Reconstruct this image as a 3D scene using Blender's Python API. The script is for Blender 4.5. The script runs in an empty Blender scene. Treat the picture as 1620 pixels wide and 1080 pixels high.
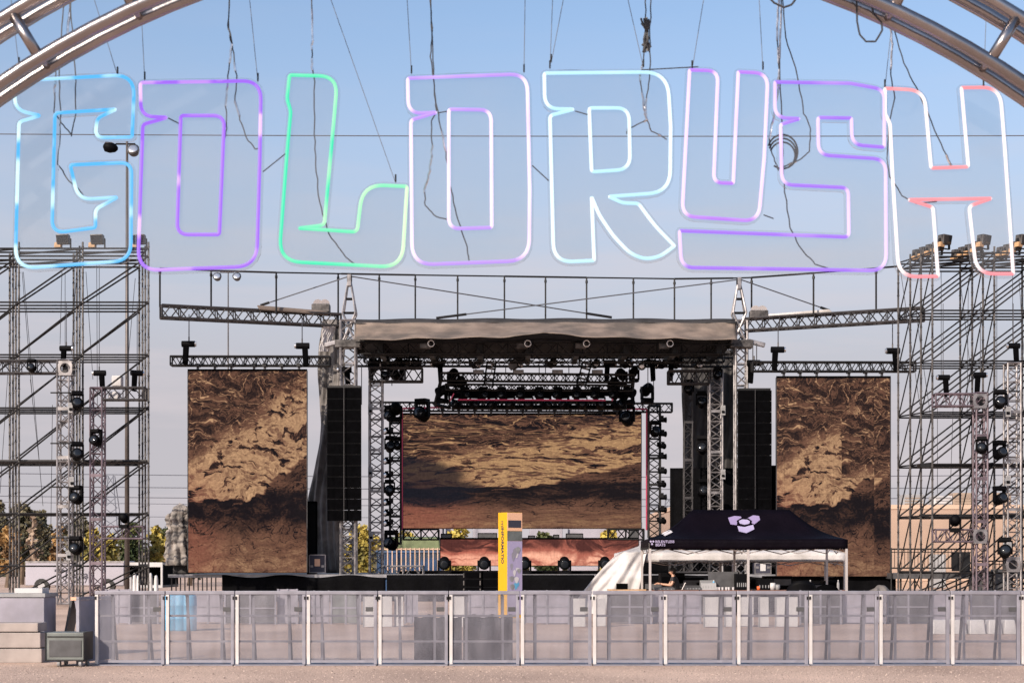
import bpy, math, random
from mathutils import Vector, Matrix, noise
from mathutils.geometry import tessellate_polygon, delaunay_2d_cdt
from mathutils.bvhtree import BVHTree
R = math.radians
PI = math.pi
random.seed(7)
sc = bpy.context.scene
COL = sc.collection
F = 2450.0          # focal length in photo pixels
EYE = 1.63          # eye height
HY = 892.0          # horizon row

def P(px, py, D):
    """a real place, D metres out, seen at that photo pixel"""
    return Vector(((px - 810.0) / F * D, D, EYE + (HY - py) / F * D))
def X(px, D): return (px - 810.0) / F * D
def Z(py, D): return EYE + (HY - py) / F * D

# ------------------------------------------------------------------ materials
def mat(name, col, rough=0.6, metal=0.0, var=0.0, vscale=3.0, bump=0.0, bscale=30.0, spec=0.5, dirt=None, dscale=1.2, stretch=(1, 1, 1)):
    m = bpy.data.materials.new(name); m.use_nodes = True
    nt = m.node_tree; b = nt.nodes['Principled BSDF']
    b.inputs['Roughness'].default_value = rough
    b.inputs['Metallic'].default_value = metal
    b.inputs['Specular IOR Level'].default_value = spec
    c4 = (col[0], col[1], col[2], 1)
    tc = nt.nodes.new('ShaderNodeTexCoord')
    mp = nt.nodes.new('ShaderNodeMapping'); mp.inputs['Scale'].default_value = stretch
    nt.links.new(tc.outputs['Object'], mp.inputs[0])
    if var > 0 or dirt:
        n = nt.nodes.new('ShaderNodeTexNoise'); n.inputs['Scale'].default_value = vscale; n.inputs['Detail'].default_value = 6
        nt.links.new(mp.outputs[0], n.inputs['Vector'])
        cr = nt.nodes.new('ShaderNodeValToRGB')
        lo = [max(0, c * (1 - var)) for c in col]; hi = [min(1, c * (1 + var)) for c in col]
        cr.color_ramp.elements[0].position = 0.3; cr.color_ramp.elements[0].color = (*lo, 1)
        cr.color_ramp.elements[1].position = 0.7; cr.color_ramp.elements[1].color = (*hi, 1)
        nt.links.new(n.outputs['Fac'], cr.inputs[0])
        out = cr.outputs[0]
        if dirt:
            n2 = nt.nodes.new('ShaderNodeTexNoise'); n2.inputs['Scale'].default_value = dscale; n2.inputs['Detail'].default_value = 8
            nt.links.new(mp.outputs[0], n2.inputs['Vector'])
            r2 = nt.nodes.new('ShaderNodeValToRGB'); r2.color_ramp.elements[0].position = 0.45; r2.color_ramp.elements[1].position = 0.65
            nt.links.new(n2.outputs['Fac'], r2.inputs[0])
            mx = nt.nodes.new('ShaderNodeMix'); mx.data_type = 'RGBA'
            nt.links.new(r2.outputs[0], mx.inputs[0]); nt.links.new(out, mx.inputs[6]); mx.inputs[7].default_value = (*dirt, 1)
            out = mx.outputs[2]
        nt.links.new(out, b.inputs['Base Color'])
    else:
        b.inputs['Base Color'].default_value = c4
    if bump > 0:
        nb = nt.nodes.new('ShaderNodeTexNoise'); nb.inputs['Scale'].default_value = bscale; nb.inputs['Detail'].default_value = 4
        nt.links.new(mp.outputs[0], nb.inputs['Vector'])
        bp = nt.nodes.new('ShaderNodeBump'); bp.inputs['Strength'].default_value = bump; bp.inputs['Distance'].default_value = 0.05
        nt.links.new(nb.outputs['Fac'], bp.inputs['Height']); nt.links.new(bp.outputs[0], b.inputs['Normal'])
    return m

M = {}
M['galv'] = mat('galvanised_tube', (0.10, 0.092, 0.09), 0.5, 0.3, 0.5, 4, dirt=(0.02, 0.018, 0.018), dscale=3)
M['galv_dark'] = mat('weathered_tube', (0.011, 0.0105, 0.012), 0.6, 0.0, 0.4, 3, spec=0.2)
M['alu'] = mat('aluminium_truss', (0.28, 0.265, 0.27), 0.4, 0.7, 0.5, 3)
M['alu_pink'] = mat('aluminium_truss_pinkish', (0.13, 0.10, 0.12), 0.45, 0.4, 0.4, 3)
M['blacktruss'] = mat('black_truss_paint', (0.004, 0.004, 0.005), 0.5, 0.05, 0.4, 3)
M['greytruss'] = mat('dull_truss_paint', (0.030, 0.028, 0.031), 0.55, 0.1, 0.4, 3)
M['arch'] = mat('polished_arch_tube', (0.36, 0.33, 0.325), 0.24, 1.0, 0.2, 2, bump=0.12, bscale=6)
M['black'] = mat('black_housing', (0.002, 0.002, 0.003), 0.6, 0.0, 0.4, 4, spec=0.08)
M['blackmatte'] = mat('black_matte', (0.0015, 0.0015, 0.002), 0.9, 0.0, 0.4, 4, spec=0.03)
M['darkgrey'] = mat('dark_grey_plastic', (0.06, 0.06, 0.065), 0.5, 0, 0.3, 5)
M['midgrey'] = mat('mid_grey_plastic', (0.25, 0.25, 0.26), 0.5, 0, 0.25, 5)
M['rubber'] = mat('rubber', (0.02, 0.02, 0.02), 0.7)
M['white'] = mat('white_paint', (0.52, 0.51, 0.52), 0.5, 0, 0.12, 2, dirt=(0.36, 0.35, 0.35), dscale=1)
M['whitecloth'] = mat('white_canvas', (0.52, 0.50, 0.50), 0.8, 0, 0.15, 2, bump=0.6, bscale=3, dirt=(0.38, 0.36, 0.35))
M['tarp'] = mat('grey_tarpaulin', (0.17, 0.155, 0.15), 0.6, 0, 0.4, 1.5, bump=1.0, bscale=3, dirt=(0.06, 0.055, 0.053), dscale=0.8)
M['darktarp'] = mat('dark_tarpaulin', (0.025, 0.023, 0.024), 0.7, 0, 0.4, 1.5, bump=0.8, bscale=3)
M['roofcloth'] = mat('roof_canvas', (0.18, 0.14, 0.117), 0.75, 0, 0.3, 0.9, bump=0.9, bscale=1.6, dirt=(0.09, 0.075, 0.066), dscale=0.7, stretch=(1, 1, 3))
M['blackcloth'] = mat('black_drape', (0.0018, 0.0018, 0.0026), 0.8, 0, 0.4, 3, bump=0.5, bscale=6, spec=0.07)
M['tentblack'] = mat('black_tent_fabric', (0.0035, 0.0022, 0.0045), 0.5, 0, 0.2, 2, bump=0.7, bscale=2.2, spec=0.05)
M['lavender'] = mat('lavender_print', (0.25, 0.20, 0.36), 0.6)
M['lavpale'] = mat('pale_lavender_print', (0.34, 0.30, 0.46), 0.6)
M['whiteprint'] = mat('white_print', (0.55, 0.53, 0.55), 0.6)
M['deck'] = mat('stage_deck_top', (0.10, 0.10, 0.105), 0.6, 0, 0.3, 2)
M['deckedge'] = mat('stage_edge_rail', (0.30, 0.30, 0.32), 0.4, 0.6, 0.3, 2)
M['skin'] = mat('skin', (0.52, 0.29, 0.20), 0.5)
M['hair'] = mat('dark_hair', (0.02, 0.014, 0.01), 0.6)
M['tee'] = mat('black_cotton', (0.03, 0.028, 0.032), 0.85)
M['yellow'] = mat('yellow_panel', (0.62, 0.33, 0.003), 0.45, 0, 0.04, 2)
M['peach'] = mat('peach_panel', (0.72, 0.42, 0.27), 0.5)
M['wood'] = mat('plywood', (0.45, 0.27, 0.14), 0.6, 0, 0.25, 5)
M['brownwood'] = mat('brown_table_top', (0.16, 0.07, 0.045), 0.6, 0, 0.25, 5)
M['bluecont'] = mat('blue_container_paint', (0.03, 0.075, 0.17), 0.5, 0, 0.25, 1.5, dirt=(0.05, 0.07, 0.10))
M['bluebarrel'] = mat('blue_barrel', (0.10, 0.34, 0.55), 0.5)
M['greensheet'] = mat('green_cover', (0.13, 0.16, 0.08), 0.7, 0, 0.4, 2)
M['palecover'] = mat('pale_tarp', (0.30, 0.27, 0.25), 0.7, 0, 0.3, 2.5, bump=1.0, bscale=4, dirt=(0.07, 0.065, 0.062), dscale=1.6)
M['tanwall'] = mat('tan_stucco', (0.37, 0.265, 0.205), 0.85, 0, 0.1, 0.5, dirt=(0.31, 0.22, 0.175), dscale=0.15)
M['tanband'] = mat('pale_tan_band', (0.52, 0.37, 0.28), 0.85, 0, 0.06, 0.5)
M['hvacgrey'] = mat('roof_unit_grey', (0.30, 0.30, 0.31), 0.6, 0, 0.2, 1)
M['hvacbrown'] = mat('roof_screen_brown', (0.30, 0.23, 0.18), 0.7, 0, 0.2, 1)
M['steelpole'] = mat('light_pole_steel', (0.11, 0.095, 0.09), 0.5, 0.4, 0.3, 1)
M['cable'] = mat('black_cable', (0.03, 0.03, 0.035), 0.5)
M['wiregrey'] = mat('grey_wire', (0.13, 0.14, 0.17), 0.5)
M['foil'] = mat('foil_wrapped_lead', (0.75, 0.72, 0.72), 0.22, 1.0, 0.3, 40)
M['chain'] = mat('chain_steel', (0.10, 0.10, 0.11), 0.4, 0.6)
M['red'] = mat('red_tape', (0.45, 0.02, 0.06), 0.5)
M['orange'] = mat('orange_plastic', (0.7, 0.12, 0.03), 0.5)
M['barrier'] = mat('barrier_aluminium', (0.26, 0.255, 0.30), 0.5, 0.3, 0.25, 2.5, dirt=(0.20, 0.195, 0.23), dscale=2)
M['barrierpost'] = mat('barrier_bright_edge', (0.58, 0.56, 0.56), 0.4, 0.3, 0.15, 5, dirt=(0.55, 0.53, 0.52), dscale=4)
M['concrete'] = mat('pale_concrete', (0.30, 0.26, 0.245), 0.85, 0, 0.2, 3)
M['lavgrey'] = mat('lavender_grey_panel', (0.27, 0.255, 0.31), 0.6, 0, 0.2, 2, dirt=(0.20, 0.19, 0.22))
M['greenmetal'] = mat('grey_green_steel', (0.15, 0.165, 0.16), 0.5, 0.2, 0.25, 4, dirt=(0.09, 0.10, 0.10))
M['bark'] = mat('tree_bark', (0.12, 0.085, 0.06), 0.9, 0, 0.3, 3)
M['palebark'] = mat('dry_bark', (0.30, 0.22, 0.17), 0.9, 0, 0.3, 3)
M['glass'] = mat('dark_lens', (0.01, 0.012, 0.016), 0.06, 0.0)
M['silver'] = mat('silver_band', (0.75, 0.75, 0.76), 0.25, 0.9)
M['shadegrey'] = mat('tent_frame_grey', (0.50, 0.46, 0.45), 0.4, 0.4)
M['dirtyconc'] = M['concrete']
M['truckbody'] = mat('trailer_white', (0.36, 0.345, 0.40), 0.45, 0, 0.06, 1, dirt=(0.28, 0.27, 0.31), dscale=0.5)
M['printdark'] = mat('dark_print', (0.03, 0.03, 0.05), 0.6)

def leafmat(name, c1, c2, c3):
    m = bpy.data.materials.new(name); m.use_nodes = True; nt = m.node_tree; b = nt.nodes['Principled BSDF']
    b.inputs['Roughness'].default_value = 0.7
    tc = nt.nodes.new('ShaderNodeTexCoord'); n = nt.nodes.new('ShaderNodeTexNoise'); n.inputs['Scale'].default_value = 0.55; n.inputs['Detail'].default_value = 5
    nt.links.new(tc.outputs['Object'], n.inputs['Vector'])
    cr = nt.nodes.new('ShaderNodeValToRGB'); e = cr.color_ramp.elements
    e[0].position = 0.36; e[0].color = (*c1, 1); e[1].position = 0.66; e[1].color = (*c3, 1)
    k = e.new(0.5); k.color = (*c2, 1)
    nt.links.new(n.outputs['Fac'], cr.inputs[0]); nt.links.new(cr.outputs[0], b.inputs['Base Color'])
    return m
M['leafgold'] = leafmat('golden_leaves', (0.13, 0.115, 0.03), (0.34, 0.27, 0.055), (0.54, 0.42, 0.09))
M['leaforange'] = leafmat('orange_leaves', (0.15, 0.085, 0.035), (0.33, 0.19, 0.07), (0.44, 0.28, 0.11))
M['leafgreen'] = leafmat('green_leaves', (0.03, 0.05, 0.018), (0.07, 0.09, 0.03), (0.15, 0.15, 0.05))
M['leafdark'] = leafmat('dusky_leaves', (0.05, 0.055, 0.03), (0.10, 0.09, 0.05), (0.17, 0.14, 0.08))
M['leafdry'] = leafmat('dry_leaves', (0.20, 0.14, 0.10), (0.30, 0.22, 0.16), (0.38, 0.28, 0.2))

def mesh_screen_mat():
    m = bpy.data.materials.new('perforated_mesh'); m.use_nodes = True; nt = m.node_tree
    b = nt.nodes['Principled BSDF']; out = nt.nodes['Material Output']
    b.inputs['Metallic'].default_value = 0.35; b.inputs['Roughness'].default_value = 0.45
    tc = nt.nodes.new('ShaderNodeTexCoord')
    nz = nt.nodes.new('ShaderNodeTexNoise'); nz.noise_dimensions = '4D'; oi = nt.nodes.new('ShaderNodeObjectInfo'); mw = nt.nodes.new('ShaderNodeMath'); mw.operation = 'MULTIPLY'; mw.inputs[1].default_value = 40; nt.links.new(oi.outputs['Random'], mw.inputs[0]); nt.links.new(mw.outputs[0], nz.inputs['W']); nz.inputs['Scale'].default_value = 2.2; nz.inputs['Detail'].default_value = 6
    mp = nt.nodes.new('ShaderNodeMapping'); mp.inputs['Scale'].default_value = (2.2, 1, 0.5)
    nt.links.new(tc.outputs['Object'], mp.inputs[0]); nt.links.new(mp.outputs[0], nz.inputs['Vector'])
    cr = nt.nodes.new('ShaderNodeValToRGB'); cr.color_ramp.elements[0].position = 0.3; cr.color_ramp.elements[1].position = 0.7
    cr.color_ramp.elements[0].color = (0.13, 0.13, 0.16, 1); cr.color_ramp.elements[1].color = (0.26, 0.255, 0.30, 1)
    nt.links.new(nz.outputs['Fac'], cr.inputs[0]); nt.links.new(cr.outputs[0], b.inputs['Base Color'])
    # round holes on a staggered grid, 14 mm pitch
    sp = nt.nodes.new('ShaderNodeSeparateXYZ'); nt.links.new(tc.outputs['Object'], sp.inputs[0])
    def mth(op, a, v=None, w=None):
        n = nt.nodes.new('ShaderNodeMath'); n.operation = op
        for i, q in enumerate((a, v, w)):
            if q is None: continue
            if isinstance(q, (int, float)): n.inputs[i].default_value = q
            else: nt.links.new(q, n.inputs[i])
        return n.outputs[0]
    pz = 0.0145
    row = mth('FLOOR', mth('DIVIDE', sp.outputs[2], pz))
    odd = mth('MULTIPLY', mth('PINGPONG', row, 1.0), 0.5)
    u = mth('SUBTRACT', mth('FRACT', mth('ADD', mth('DIVIDE', sp.outputs[0], pz), odd)), 0.5)
    v = mth('SUBTRACT', mth('FRACT', mth('DIVIDE', sp.outputs[2], pz)), 0.5)
    d = mth('SQRT', mth('ADD', mth('MULTIPLY', u, u), mth('MULTIPLY', v, v)))
    hole = mth('LESS_THAN', d, 0.385)
    tr = nt.nodes.new('ShaderNodeBsdfTransparent'); mx = nt.nodes.new('ShaderNodeMixShader')
    nt.links.new(hole, mx.inputs[0]); nt.links.new(b.outputs[0], mx.inputs[1]); nt.links.new(tr.outputs[0], mx.inputs[2])
    nt.links.new(mx.outputs[0], out.inputs['Surface'])
    return m
M['perf'] = mesh_screen_mat()

def acrylic_mat():
    m = bpy.data.materials.new('tinted_acrylic'); m.use_nodes = True; nt = m.node_tree
    out = nt.nodes['Material Output']; nt.nodes.remove(nt.nodes['Principled BSDF'])
    tr = nt.nodes.new('ShaderNodeBsdfTransparent'); tr.inputs[0].default_value = (0.925, 0.935, 0.94, 1)
    gl = nt.nodes.new('ShaderNodeBsdfGlossy'); gl.inputs['Roughness'].default_value = 0.12; gl.inputs[0].default_value = (0.9, 0.9, 0.9, 1)
    df = nt.nodes.new('ShaderNodeBsdfDiffuse'); df.inputs[0].default_value = (0.45, 0.45, 0.48, 1)
    tc = nt.nodes.new('ShaderNodeTexCoord'); nz = nt.nodes.new('ShaderNodeTexNoise'); nz.inputs['Scale'].default_value = 1.3; nz.inputs['Detail'].default_value = 7
    nt.links.new(tc.outputs['Object'], nz.inputs['Vector'])
    mr = nt.nodes.new('ShaderNodeMapRange'); mr.inputs[1].default_value = 0.35; mr.inputs[2].default_value = 0.8; mr.inputs[3].default_value = 0.015; mr.inputs[4].default_value = 0.07
    nt.links.new(nz.outputs['Fac'], mr.inputs[0])
    m1 = nt.nodes.new('ShaderNodeMixShader'); nt.links.new(mr.outputs[0], m1.inputs[0]); nt.links.new(tr.outputs[0], m1.inputs[1]); nt.links.new(df.outputs[0], m1.inputs[2])
    fr = nt.nodes.new('ShaderNodeFresnel'); fr.inputs[0].default_value = 1.25
    m2 = nt.nodes.new('ShaderNodeMixShader'); nt.links.new(fr.outputs[0], m2.inputs[0]); nt.links.new(m1.outputs[0], m2.inputs[1]); nt.links.new(gl.outputs[0], m2.inputs[2])
    nt.links.new(m2.outputs[0], out.inputs['Surface'])
    return m
M['acrylic'] = acrylic_mat()

def neon_mat():
    m = bpy.data.materials.new('neon_flex'); m.use_nodes = True; nt = m.node_tree; b = nt.nodes['Principled BSDF']
    a = nt.nodes.new('ShaderNodeAttribute'); a.attribute_name = 'glow'
    b.inputs['Base Color'].default_value = (0.03, 0.03, 0.03, 1); b.inputs['Roughness'].default_value = 0.6
    nt.links.new(a.outputs['Color'], b.inputs['Emission Color']); b.inputs['Emission Strength'].default_value = 1.0
    return m
M['neon'] = neon_mat()

def emis(name, col, s):
    m = bpy.data.materials.new(name); m.use_nodes = True; b = m.node_tree.nodes['Principled BSDF']
    b.inputs['Base Color'].default_value = (*col, 1); b.inputs['Emission Color'].default_value = (*col, 1); b.inputs['Emission Strength'].default_value = s
    return m
M['redled'] = emis('red_led_strip', (0.30, 0.03, 0.07), 0.28)

# ------------------------------------------------------------------ mesh builder
class MB:
    def __init__(s): s.v = []; s.f = []; s.cc = []
    def quad(s, a, b, c, d):
        i = len(s.v); s.v += [Vector(a), Vector(b), Vector(c), Vector(d)]; s.f.append((i, i + 1, i + 2, i + 3)); return s
    def poly(s, pts):
        i = len(s.v); s.v += [Vector(p) for p in pts]; s.f.append(tuple(range(i, i + len(pts)))); return s
    def box(s, c, sz, rot=None):
        c = Vector(c); hx, hy, hz = sz[0] / 2, sz[1] / 2, sz[2] / 2; i = len(s.v)
        for dx, dy, dz in ((-1, -1, -1), (1, -1, -1), (1, 1, -1), (-1, 1, -1), (-1, -1, 1), (1, -1, 1), (1, 1, 1), (-1, 1, 1)):
            p = Vector((dx * hx, dy * hy, dz * hz))
            if rot is not None: p = rot @ p
            s.v.append(c + p)
        for q in ((0, 3, 2, 1), (4, 5, 6, 7), (0, 1, 5, 4), (1, 2, 6, 5), (2, 3, 7, 6), (3, 0, 4, 7)): s.f.append(tuple(i + k for k in q))
        return s
    def bb(s, x0, x1, y0, y1, z0, z1): return s.box(((x0 + x1) / 2, (y0 + y1) / 2, (z0 + z1) / 2), (x1 - x0, y1 - y0, z1 - z0))
    def hull8(s, bot, top):
        i = len(s.v); s.v += [Vector(p) for p in bot] + [Vector(p) for p in top]
        for q in ((0, 3, 2, 1), (4, 5, 6, 7), (0, 1, 5, 4), (1, 2, 6, 5), (2, 3, 7, 6), (3, 0, 4, 7)): s.f.append(tuple(i + k for k in q))
        return s
    def tube(s, a, b, r, n=6, r2=None, caps=True):
        a = Vector(a); b = Vector(b); r2 = r if r2 is None else r2; d = b - a
        if d.length < 1e-6: return s
        d.normalize(); up = Vector((0, 0, 1)) if abs(d.z) < 0.9 else Vector((1, 0, 0))
        u = d.cross(up).normalized(); w = d.cross(u); i = len(s.v)
        for (p, rr) in ((a, r), (b, r2)):
            for k in range(n):
                t = 2 * PI * k / n; s.v.append(p + u * (rr * math.cos(t)) + w * (rr * math.sin(t)))
        for k in range(n): s.f.append((i + k, i + n + k, i + n + (k + 1) % n, i + (k + 1) % n))
        if caps: s.f.append(tuple(i + k for k in range(n))); s.f.append(tuple(i + n + k for k in reversed(range(n))))
        return s
    def path(s, pts, r, n=6, closed=False, cols=None):
        """a continuous tube along points"""
        pts = [Vector(p) for p in pts]; N = len(pts); i = len(s.v); prev = None
        for k in range(N):
            if closed: d = pts[(k + 1) % N] - pts[k - 1]
            else: d = pts[min(k + 1, N - 1)] - pts[max(k - 1, 0)]
            if d.length < 1e-9: d = Vector((0, 0, 1))
            d.normalize()
            if prev is None:
                up = Vector((0, 1, 0)) if abs(d.y) < 0.9 else Vector((1, 0, 0)); u = d.cross(up).normalized()
            else:
                u = prev - d * prev.dot(d)
                if u.length < 1e-6: u = d.cross(Vector((0, 1, 0)))
                u.normalize()
            prev = u; w = d.cross(u); rr = r[k] if isinstance(r, (list, tuple)) else r
            for j in range(n):
                t = 2 * PI * j / n; s.v.append(pts[k] + u * (rr * math.cos(t)) + w * (rr * math.sin(t)))
                if cols: s.cc.append(cols[k])
        for k in range(N if closed else N - 1):
            k2 = (k + 1) % N
            for j in range(n): s.f.append((i + k * n + j, i + k2 * n + j, i + k2 * n + (j + 1) % n, i + k * n + (j + 1) % n))
        if not closed: s.f.append(tuple(i + j for j in reversed(range(n)))); s.f.append(tuple(i + (N - 1) * n + j for j in range(n)))
        return s
    def lathe(s, prof, n=14, M4=None):
        """prof: (radius, height) up +Z"""
        i = len(s.v)
        for (r, h) in prof:
            for k in range(n):
                t = 2 * PI * k / n; p = Vector((r * math.cos(t), r * math.sin(t), h)); s.v.append(M4 @ p if M4 else p)
        for q in range(len(prof) - 1):
            for k in range(n): s.f.append((i + q * n + k, i + q * n + (k + 1) % n, i + (q + 1) * n + (k + 1) % n, i + (q + 1) * n + k))
        s.f.append(tuple(i + k for k in reversed(range(n)))); s.f.append(tuple(i + (len(prof) - 1) * n + k for k in range(n)))
        return s
    def grid(s, fn, nu, nv):
        i = len(s.v)
        for a in range(nu + 1):
            for b in range(nv + 1): s.v.append(Vector(fn(a / nu, b / nv)))
        for a in range(nu):
            for b in range(nv):
                k = i + a * (nv + 1) + b; s.f.append((k, k + nv + 1, k + nv + 2, k + 1))
        return s
    def build(s, name, m, parent=None, smooth=False, bevel=0, solid=0):
        off = Vector((0, 0, 0))
        if parent is not None:
            q = parent
            while q is not None: off += q.location; q = q.parent
        me = bpy.data.meshes.new(name); me.from_pydata([tuple(v - off) for v in s.v], [], s.f); me.update()
        if s.cc:
            at = me.color_attributes.new('glow', 'FLOAT_COLOR', 'POINT')
            for k, c in enumerate(s.cc): at.data[k].color = (*c, 1)
        me.materials.append(m)
        if smooth:
            for p in me.polygons: p.use_smooth = True
        o = bpy.data.objects.new(name, me); COL.objects.link(o)
        if parent is not None: o.parent = parent
        if bevel > 0:
            b = o.modifiers.new('b', 'BEVEL'); b.width = bevel; b.segments = 2; b.limit_method = 'ANGLE'
        if solid > 0:
            b = o.modifiers.new('s', 'SOLIDIFY'); b.thickness = solid; b.offset = 0
        return o
def settle(o):
    """give a top-level mesh its origin at its own base"""
    me = o.data; xs = [v.co for v in me.vertices]
    c = Vector((sum(v.x for v in xs) / len(xs), sum(v.y for v in xs) / len(xs), min(v.z for v in xs)))
    me.transform(Matrix.Translation(-c)); o.location = c
    return o
def tag(o, label, cat, group=None, kind=None):
    o['label'] = label; o['category'] = cat
    if group: o['group'] = group
    if kind: o['kind'] = kind
    return o
def thing(name, loc, label, cat, group=None):
    o = bpy.data.objects.new(name, None); COL.objects.link(o); o.location = loc; o.empty_display_size = 0.2
    return tag(o, label, cat, group)
def single(name, mb, m, label, cat, group=None, **k): return tag(settle(mb.build(name, m, **k)), label, cat, group)
def struct(name, mb, m, kind='structure', **k): o = mb.build(name, m, **k); o['kind'] = kind; return o
def copy_tree(o, parent=None):
    c = o.copy(); COL.objects.link(c)
    if parent is not None: c.parent = parent
    for ch in list(o.children): copy_tree(ch, c)
    return c
def place(proto, used, loc, rot, label, group, scale=1.0):
    """first call uses the prototype itself, later calls copies of it"""
    o = proto if not used[0] else copy_tree(proto)
    used[0] = True
    o.location = loc; o.rotation_euler = rot; o.scale = (scale,) * 3; o['label'] = label
    if group: o['group'] = group
    return o
def lettering(name, text, size, m, parent, mtx, depth=0.004, spacing=1.0, bold=0.0):
    cu = bpy.data.curves.new('t', 'FONT'); cu.body = text; cu.size = size; cu.extrude = depth; cu.space_character = spacing; cu.offset = bold
    cu.align_x = 'CENTER'; cu.align_y = 'CENTER'; cu.resolution_u = 3
    ob = bpy.data.objects.new('t', cu); COL.objects.link(ob); dg = bpy.context.evaluated_depsgraph_get(); dg.update()
    me = bpy.data.meshes.new_from_object(ob.evaluated_get(dg)); bpy.data.objects.remove(ob); bpy.data.curves.remove(cu)
    off = Vector((0, 0, 0)); q = parent
    while q is not None: off += q.location; q = q.parent
    me.transform(Matrix.Translation(-off) @ mtx); me.materials.clear(); me.materials.append(m); me.name = name
    o = bpy.data.objects.new(name, me); COL.objects.link(o); o.parent = parent
    return o

def truss(a, b, sz, bays, up=(0, 0, 1), rc=0.026, rb=0.013, szu=None, flat=False):
    """box truss from a to b: chords mesh, lacing mesh"""
    a = Vector(a); b = Vector(b); d = (b - a).normalized(); up = Vector(up); s = d.cross(up).normalized(); u = s.cross(d).normalized()
    h = (szu or sz) / 2; w = sz / 2; L = (b - a).length
    ch = MB(); br = MB()
    cs = [(-w, -h), (w, -h), (w, h), (-w, h)]
    cor = lambda k, t: a + d * (L * t) + s * cs[k][0] + u * cs[k][1]
    for k in range(4): ch.tube(cor(k, 0), cor(k, 1), rc, 6)
    for k in range(4):
        k2 = (k + 1) % 4
        for i in range(bays):
            t0 = i / bays; t1 = (i + 1) / bays
            if i % 2 == 0: br.tube(cor(k, t0), cor(k2, t1), rb, 4, caps=False)
            else: br.tube(cor(k2, t0), cor(k, t1), rb, 4, caps=False)
            if i % 2 == 0: br.tube(cor(k, t0), cor(k2, t0), rb, 4, caps=False)
        br.tube(cor(k, 1), cor(k2, 1), rc * 0.9, 4, caps=False); br.tube(cor(k, 0), cor(k2, 0), rc * 0.9, 4, caps=False)
    return ch, br
def truss_thing(name, a, b, sz, bays, m, label, cat, group=None, parent=None, m2=None, **k):
    ch, br = truss(a, b, sz, bays, **k)
    if parent is None:
        a = Vector(a); b = Vector(b); base = a if a.z <= b.z else b
        t = thing(name, base, label, cat, group)
    else:
        t = parent
    ch.build('chord_tubes' if parent is None else name, m, t); lc = t if parent is None else None
    if parent is None: br.build('lacing', m2 or m, t)
    else: br.build('lacing', m2 or m, parent)
    return t

# ------------------------------------------------------------------ world, sun, camera
SUN_EL = 27.0; SUN_AZ = 215.0       # compass-like, from +Y clockwise : light comes from behind and left of the camera
sd = Vector((math.sin(R(SUN_AZ)) * math.cos(R(SUN_EL)), math.cos(R(SUN_AZ)) * math.cos(R(SUN_EL)), math.sin(R(SUN_EL))))
w = bpy.data.worlds.new('World'); sc.world = w; w.use_nodes = True; nt = w.node_tree
bg = nt.nodes['Background']; bg.inputs['Strength'].default_value = 0.15
sk = nt.nodes.new('ShaderNodeTexSky'); sk.sky_type = 'NISHITA'; sk.sun_disc = False
sk.sun_elevation = R(SUN_EL); sk.sun_rotation = R(SUN_AZ); sk.air_density = 1.0; sk.dust_density = 1.6; sk.ozone_density = 1.4; sk.altitude = 300
tc = nt.nodes.new('ShaderNodeTexCoord')
mp = nt.nodes.new('ShaderNodeMapping'); mp.inputs['Scale'].default_value = (3.0, 3.0, 22.0)
nt.links.new(tc.outputs['Generated'], mp.inputs[0])
nz = nt.nodes.new('ShaderNodeTexNoise'); nz.inputs['Scale'].default_value = 1.6; nz.inputs['Detail'].default_value = 7; nz.inputs['Roughness'].default_value = 0.55
nt.links.new(mp.outputs[0], nz.inputs['Vector'])
cr = nt.nodes.new('ShaderNodeValToRGB'); cr.color_ramp.elements[0].position = 0.44; cr.color_ramp.elements[1].position = 0.80
nt.links.new(nz.outputs['Fac'], cr.inputs[0])
sx = nt.nodes.new('ShaderNodeSeparateXYZ'); nt.links.new(tc.outputs['Generated'], sx.inputs[0])
mr = nt.nodes.new('ShaderNodeMapRange'); mr.interpolation_type = 'SMOOTHSTEP'
mr.inputs[1].default_value = 0.32; mr.inputs[2].default_value = 0.10; mr.inputs[3].default_value = 0.06; mr.inputs[4].default_value = 0.75
nt.links.new(sx.outputs[2], mr.inputs[0])
mu = nt.nodes.new('ShaderNodeMath'); mu.operation = 'MULTIPLY'; nt.links.new(cr.outputs[0], mu.inputs[0]); nt.links.new(mr.outputs[0], mu.inputs[1])
# thin lavender veil low in the sky
mr2 = nt.nodes.new('ShaderNodeMapRange'); mr2.interpolation_type = 'SMOOTHSTEP'
mr2.inputs[1].default_value = 0.36; mr2.inputs[2].default_value = 0.08; mr2.inputs[3].default_value = 0.04; mr2.inputs[4].default_value = 0.96
nt.links.new(sx.outputs[2], mr2.inputs[0])
mxs = nt.nodes.new('ShaderNodeMix'); mxs.data_type = 'RGBA'
nt.links.new(mr2.outputs[0], mxs.inputs[0]); nt.links.new(sk.outputs[0], mxs.inputs[6]); mxs.inputs[7].default_value = (2.85, 2.68, 2.9, 1)
mxv = nt.nodes.new('ShaderNodeMix'); mxv.data_type = 'RGBA'
nt.links.new(mu.outputs[0], mxv.inputs[0]); nt.links.new(mxs.outputs[2], mxv.inputs[6]); mxv.inputs[7].default_value = (3.9, 3.45, 3.55, 1)
nt.links.new(mxv.outputs[2], bg.inputs[0])

sl = bpy.data.lights.new('sun', 'SUN'); sl.energy = 4.6; sl.angle = R(0.5); sl.color = (1.0, 0.86, 0.72)
so = bpy.data.objects.new('sun', sl); COL.objects.link(so); so.rotation_euler = (-sd).to_track_quat('-Z', 'Y').to_euler()

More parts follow.
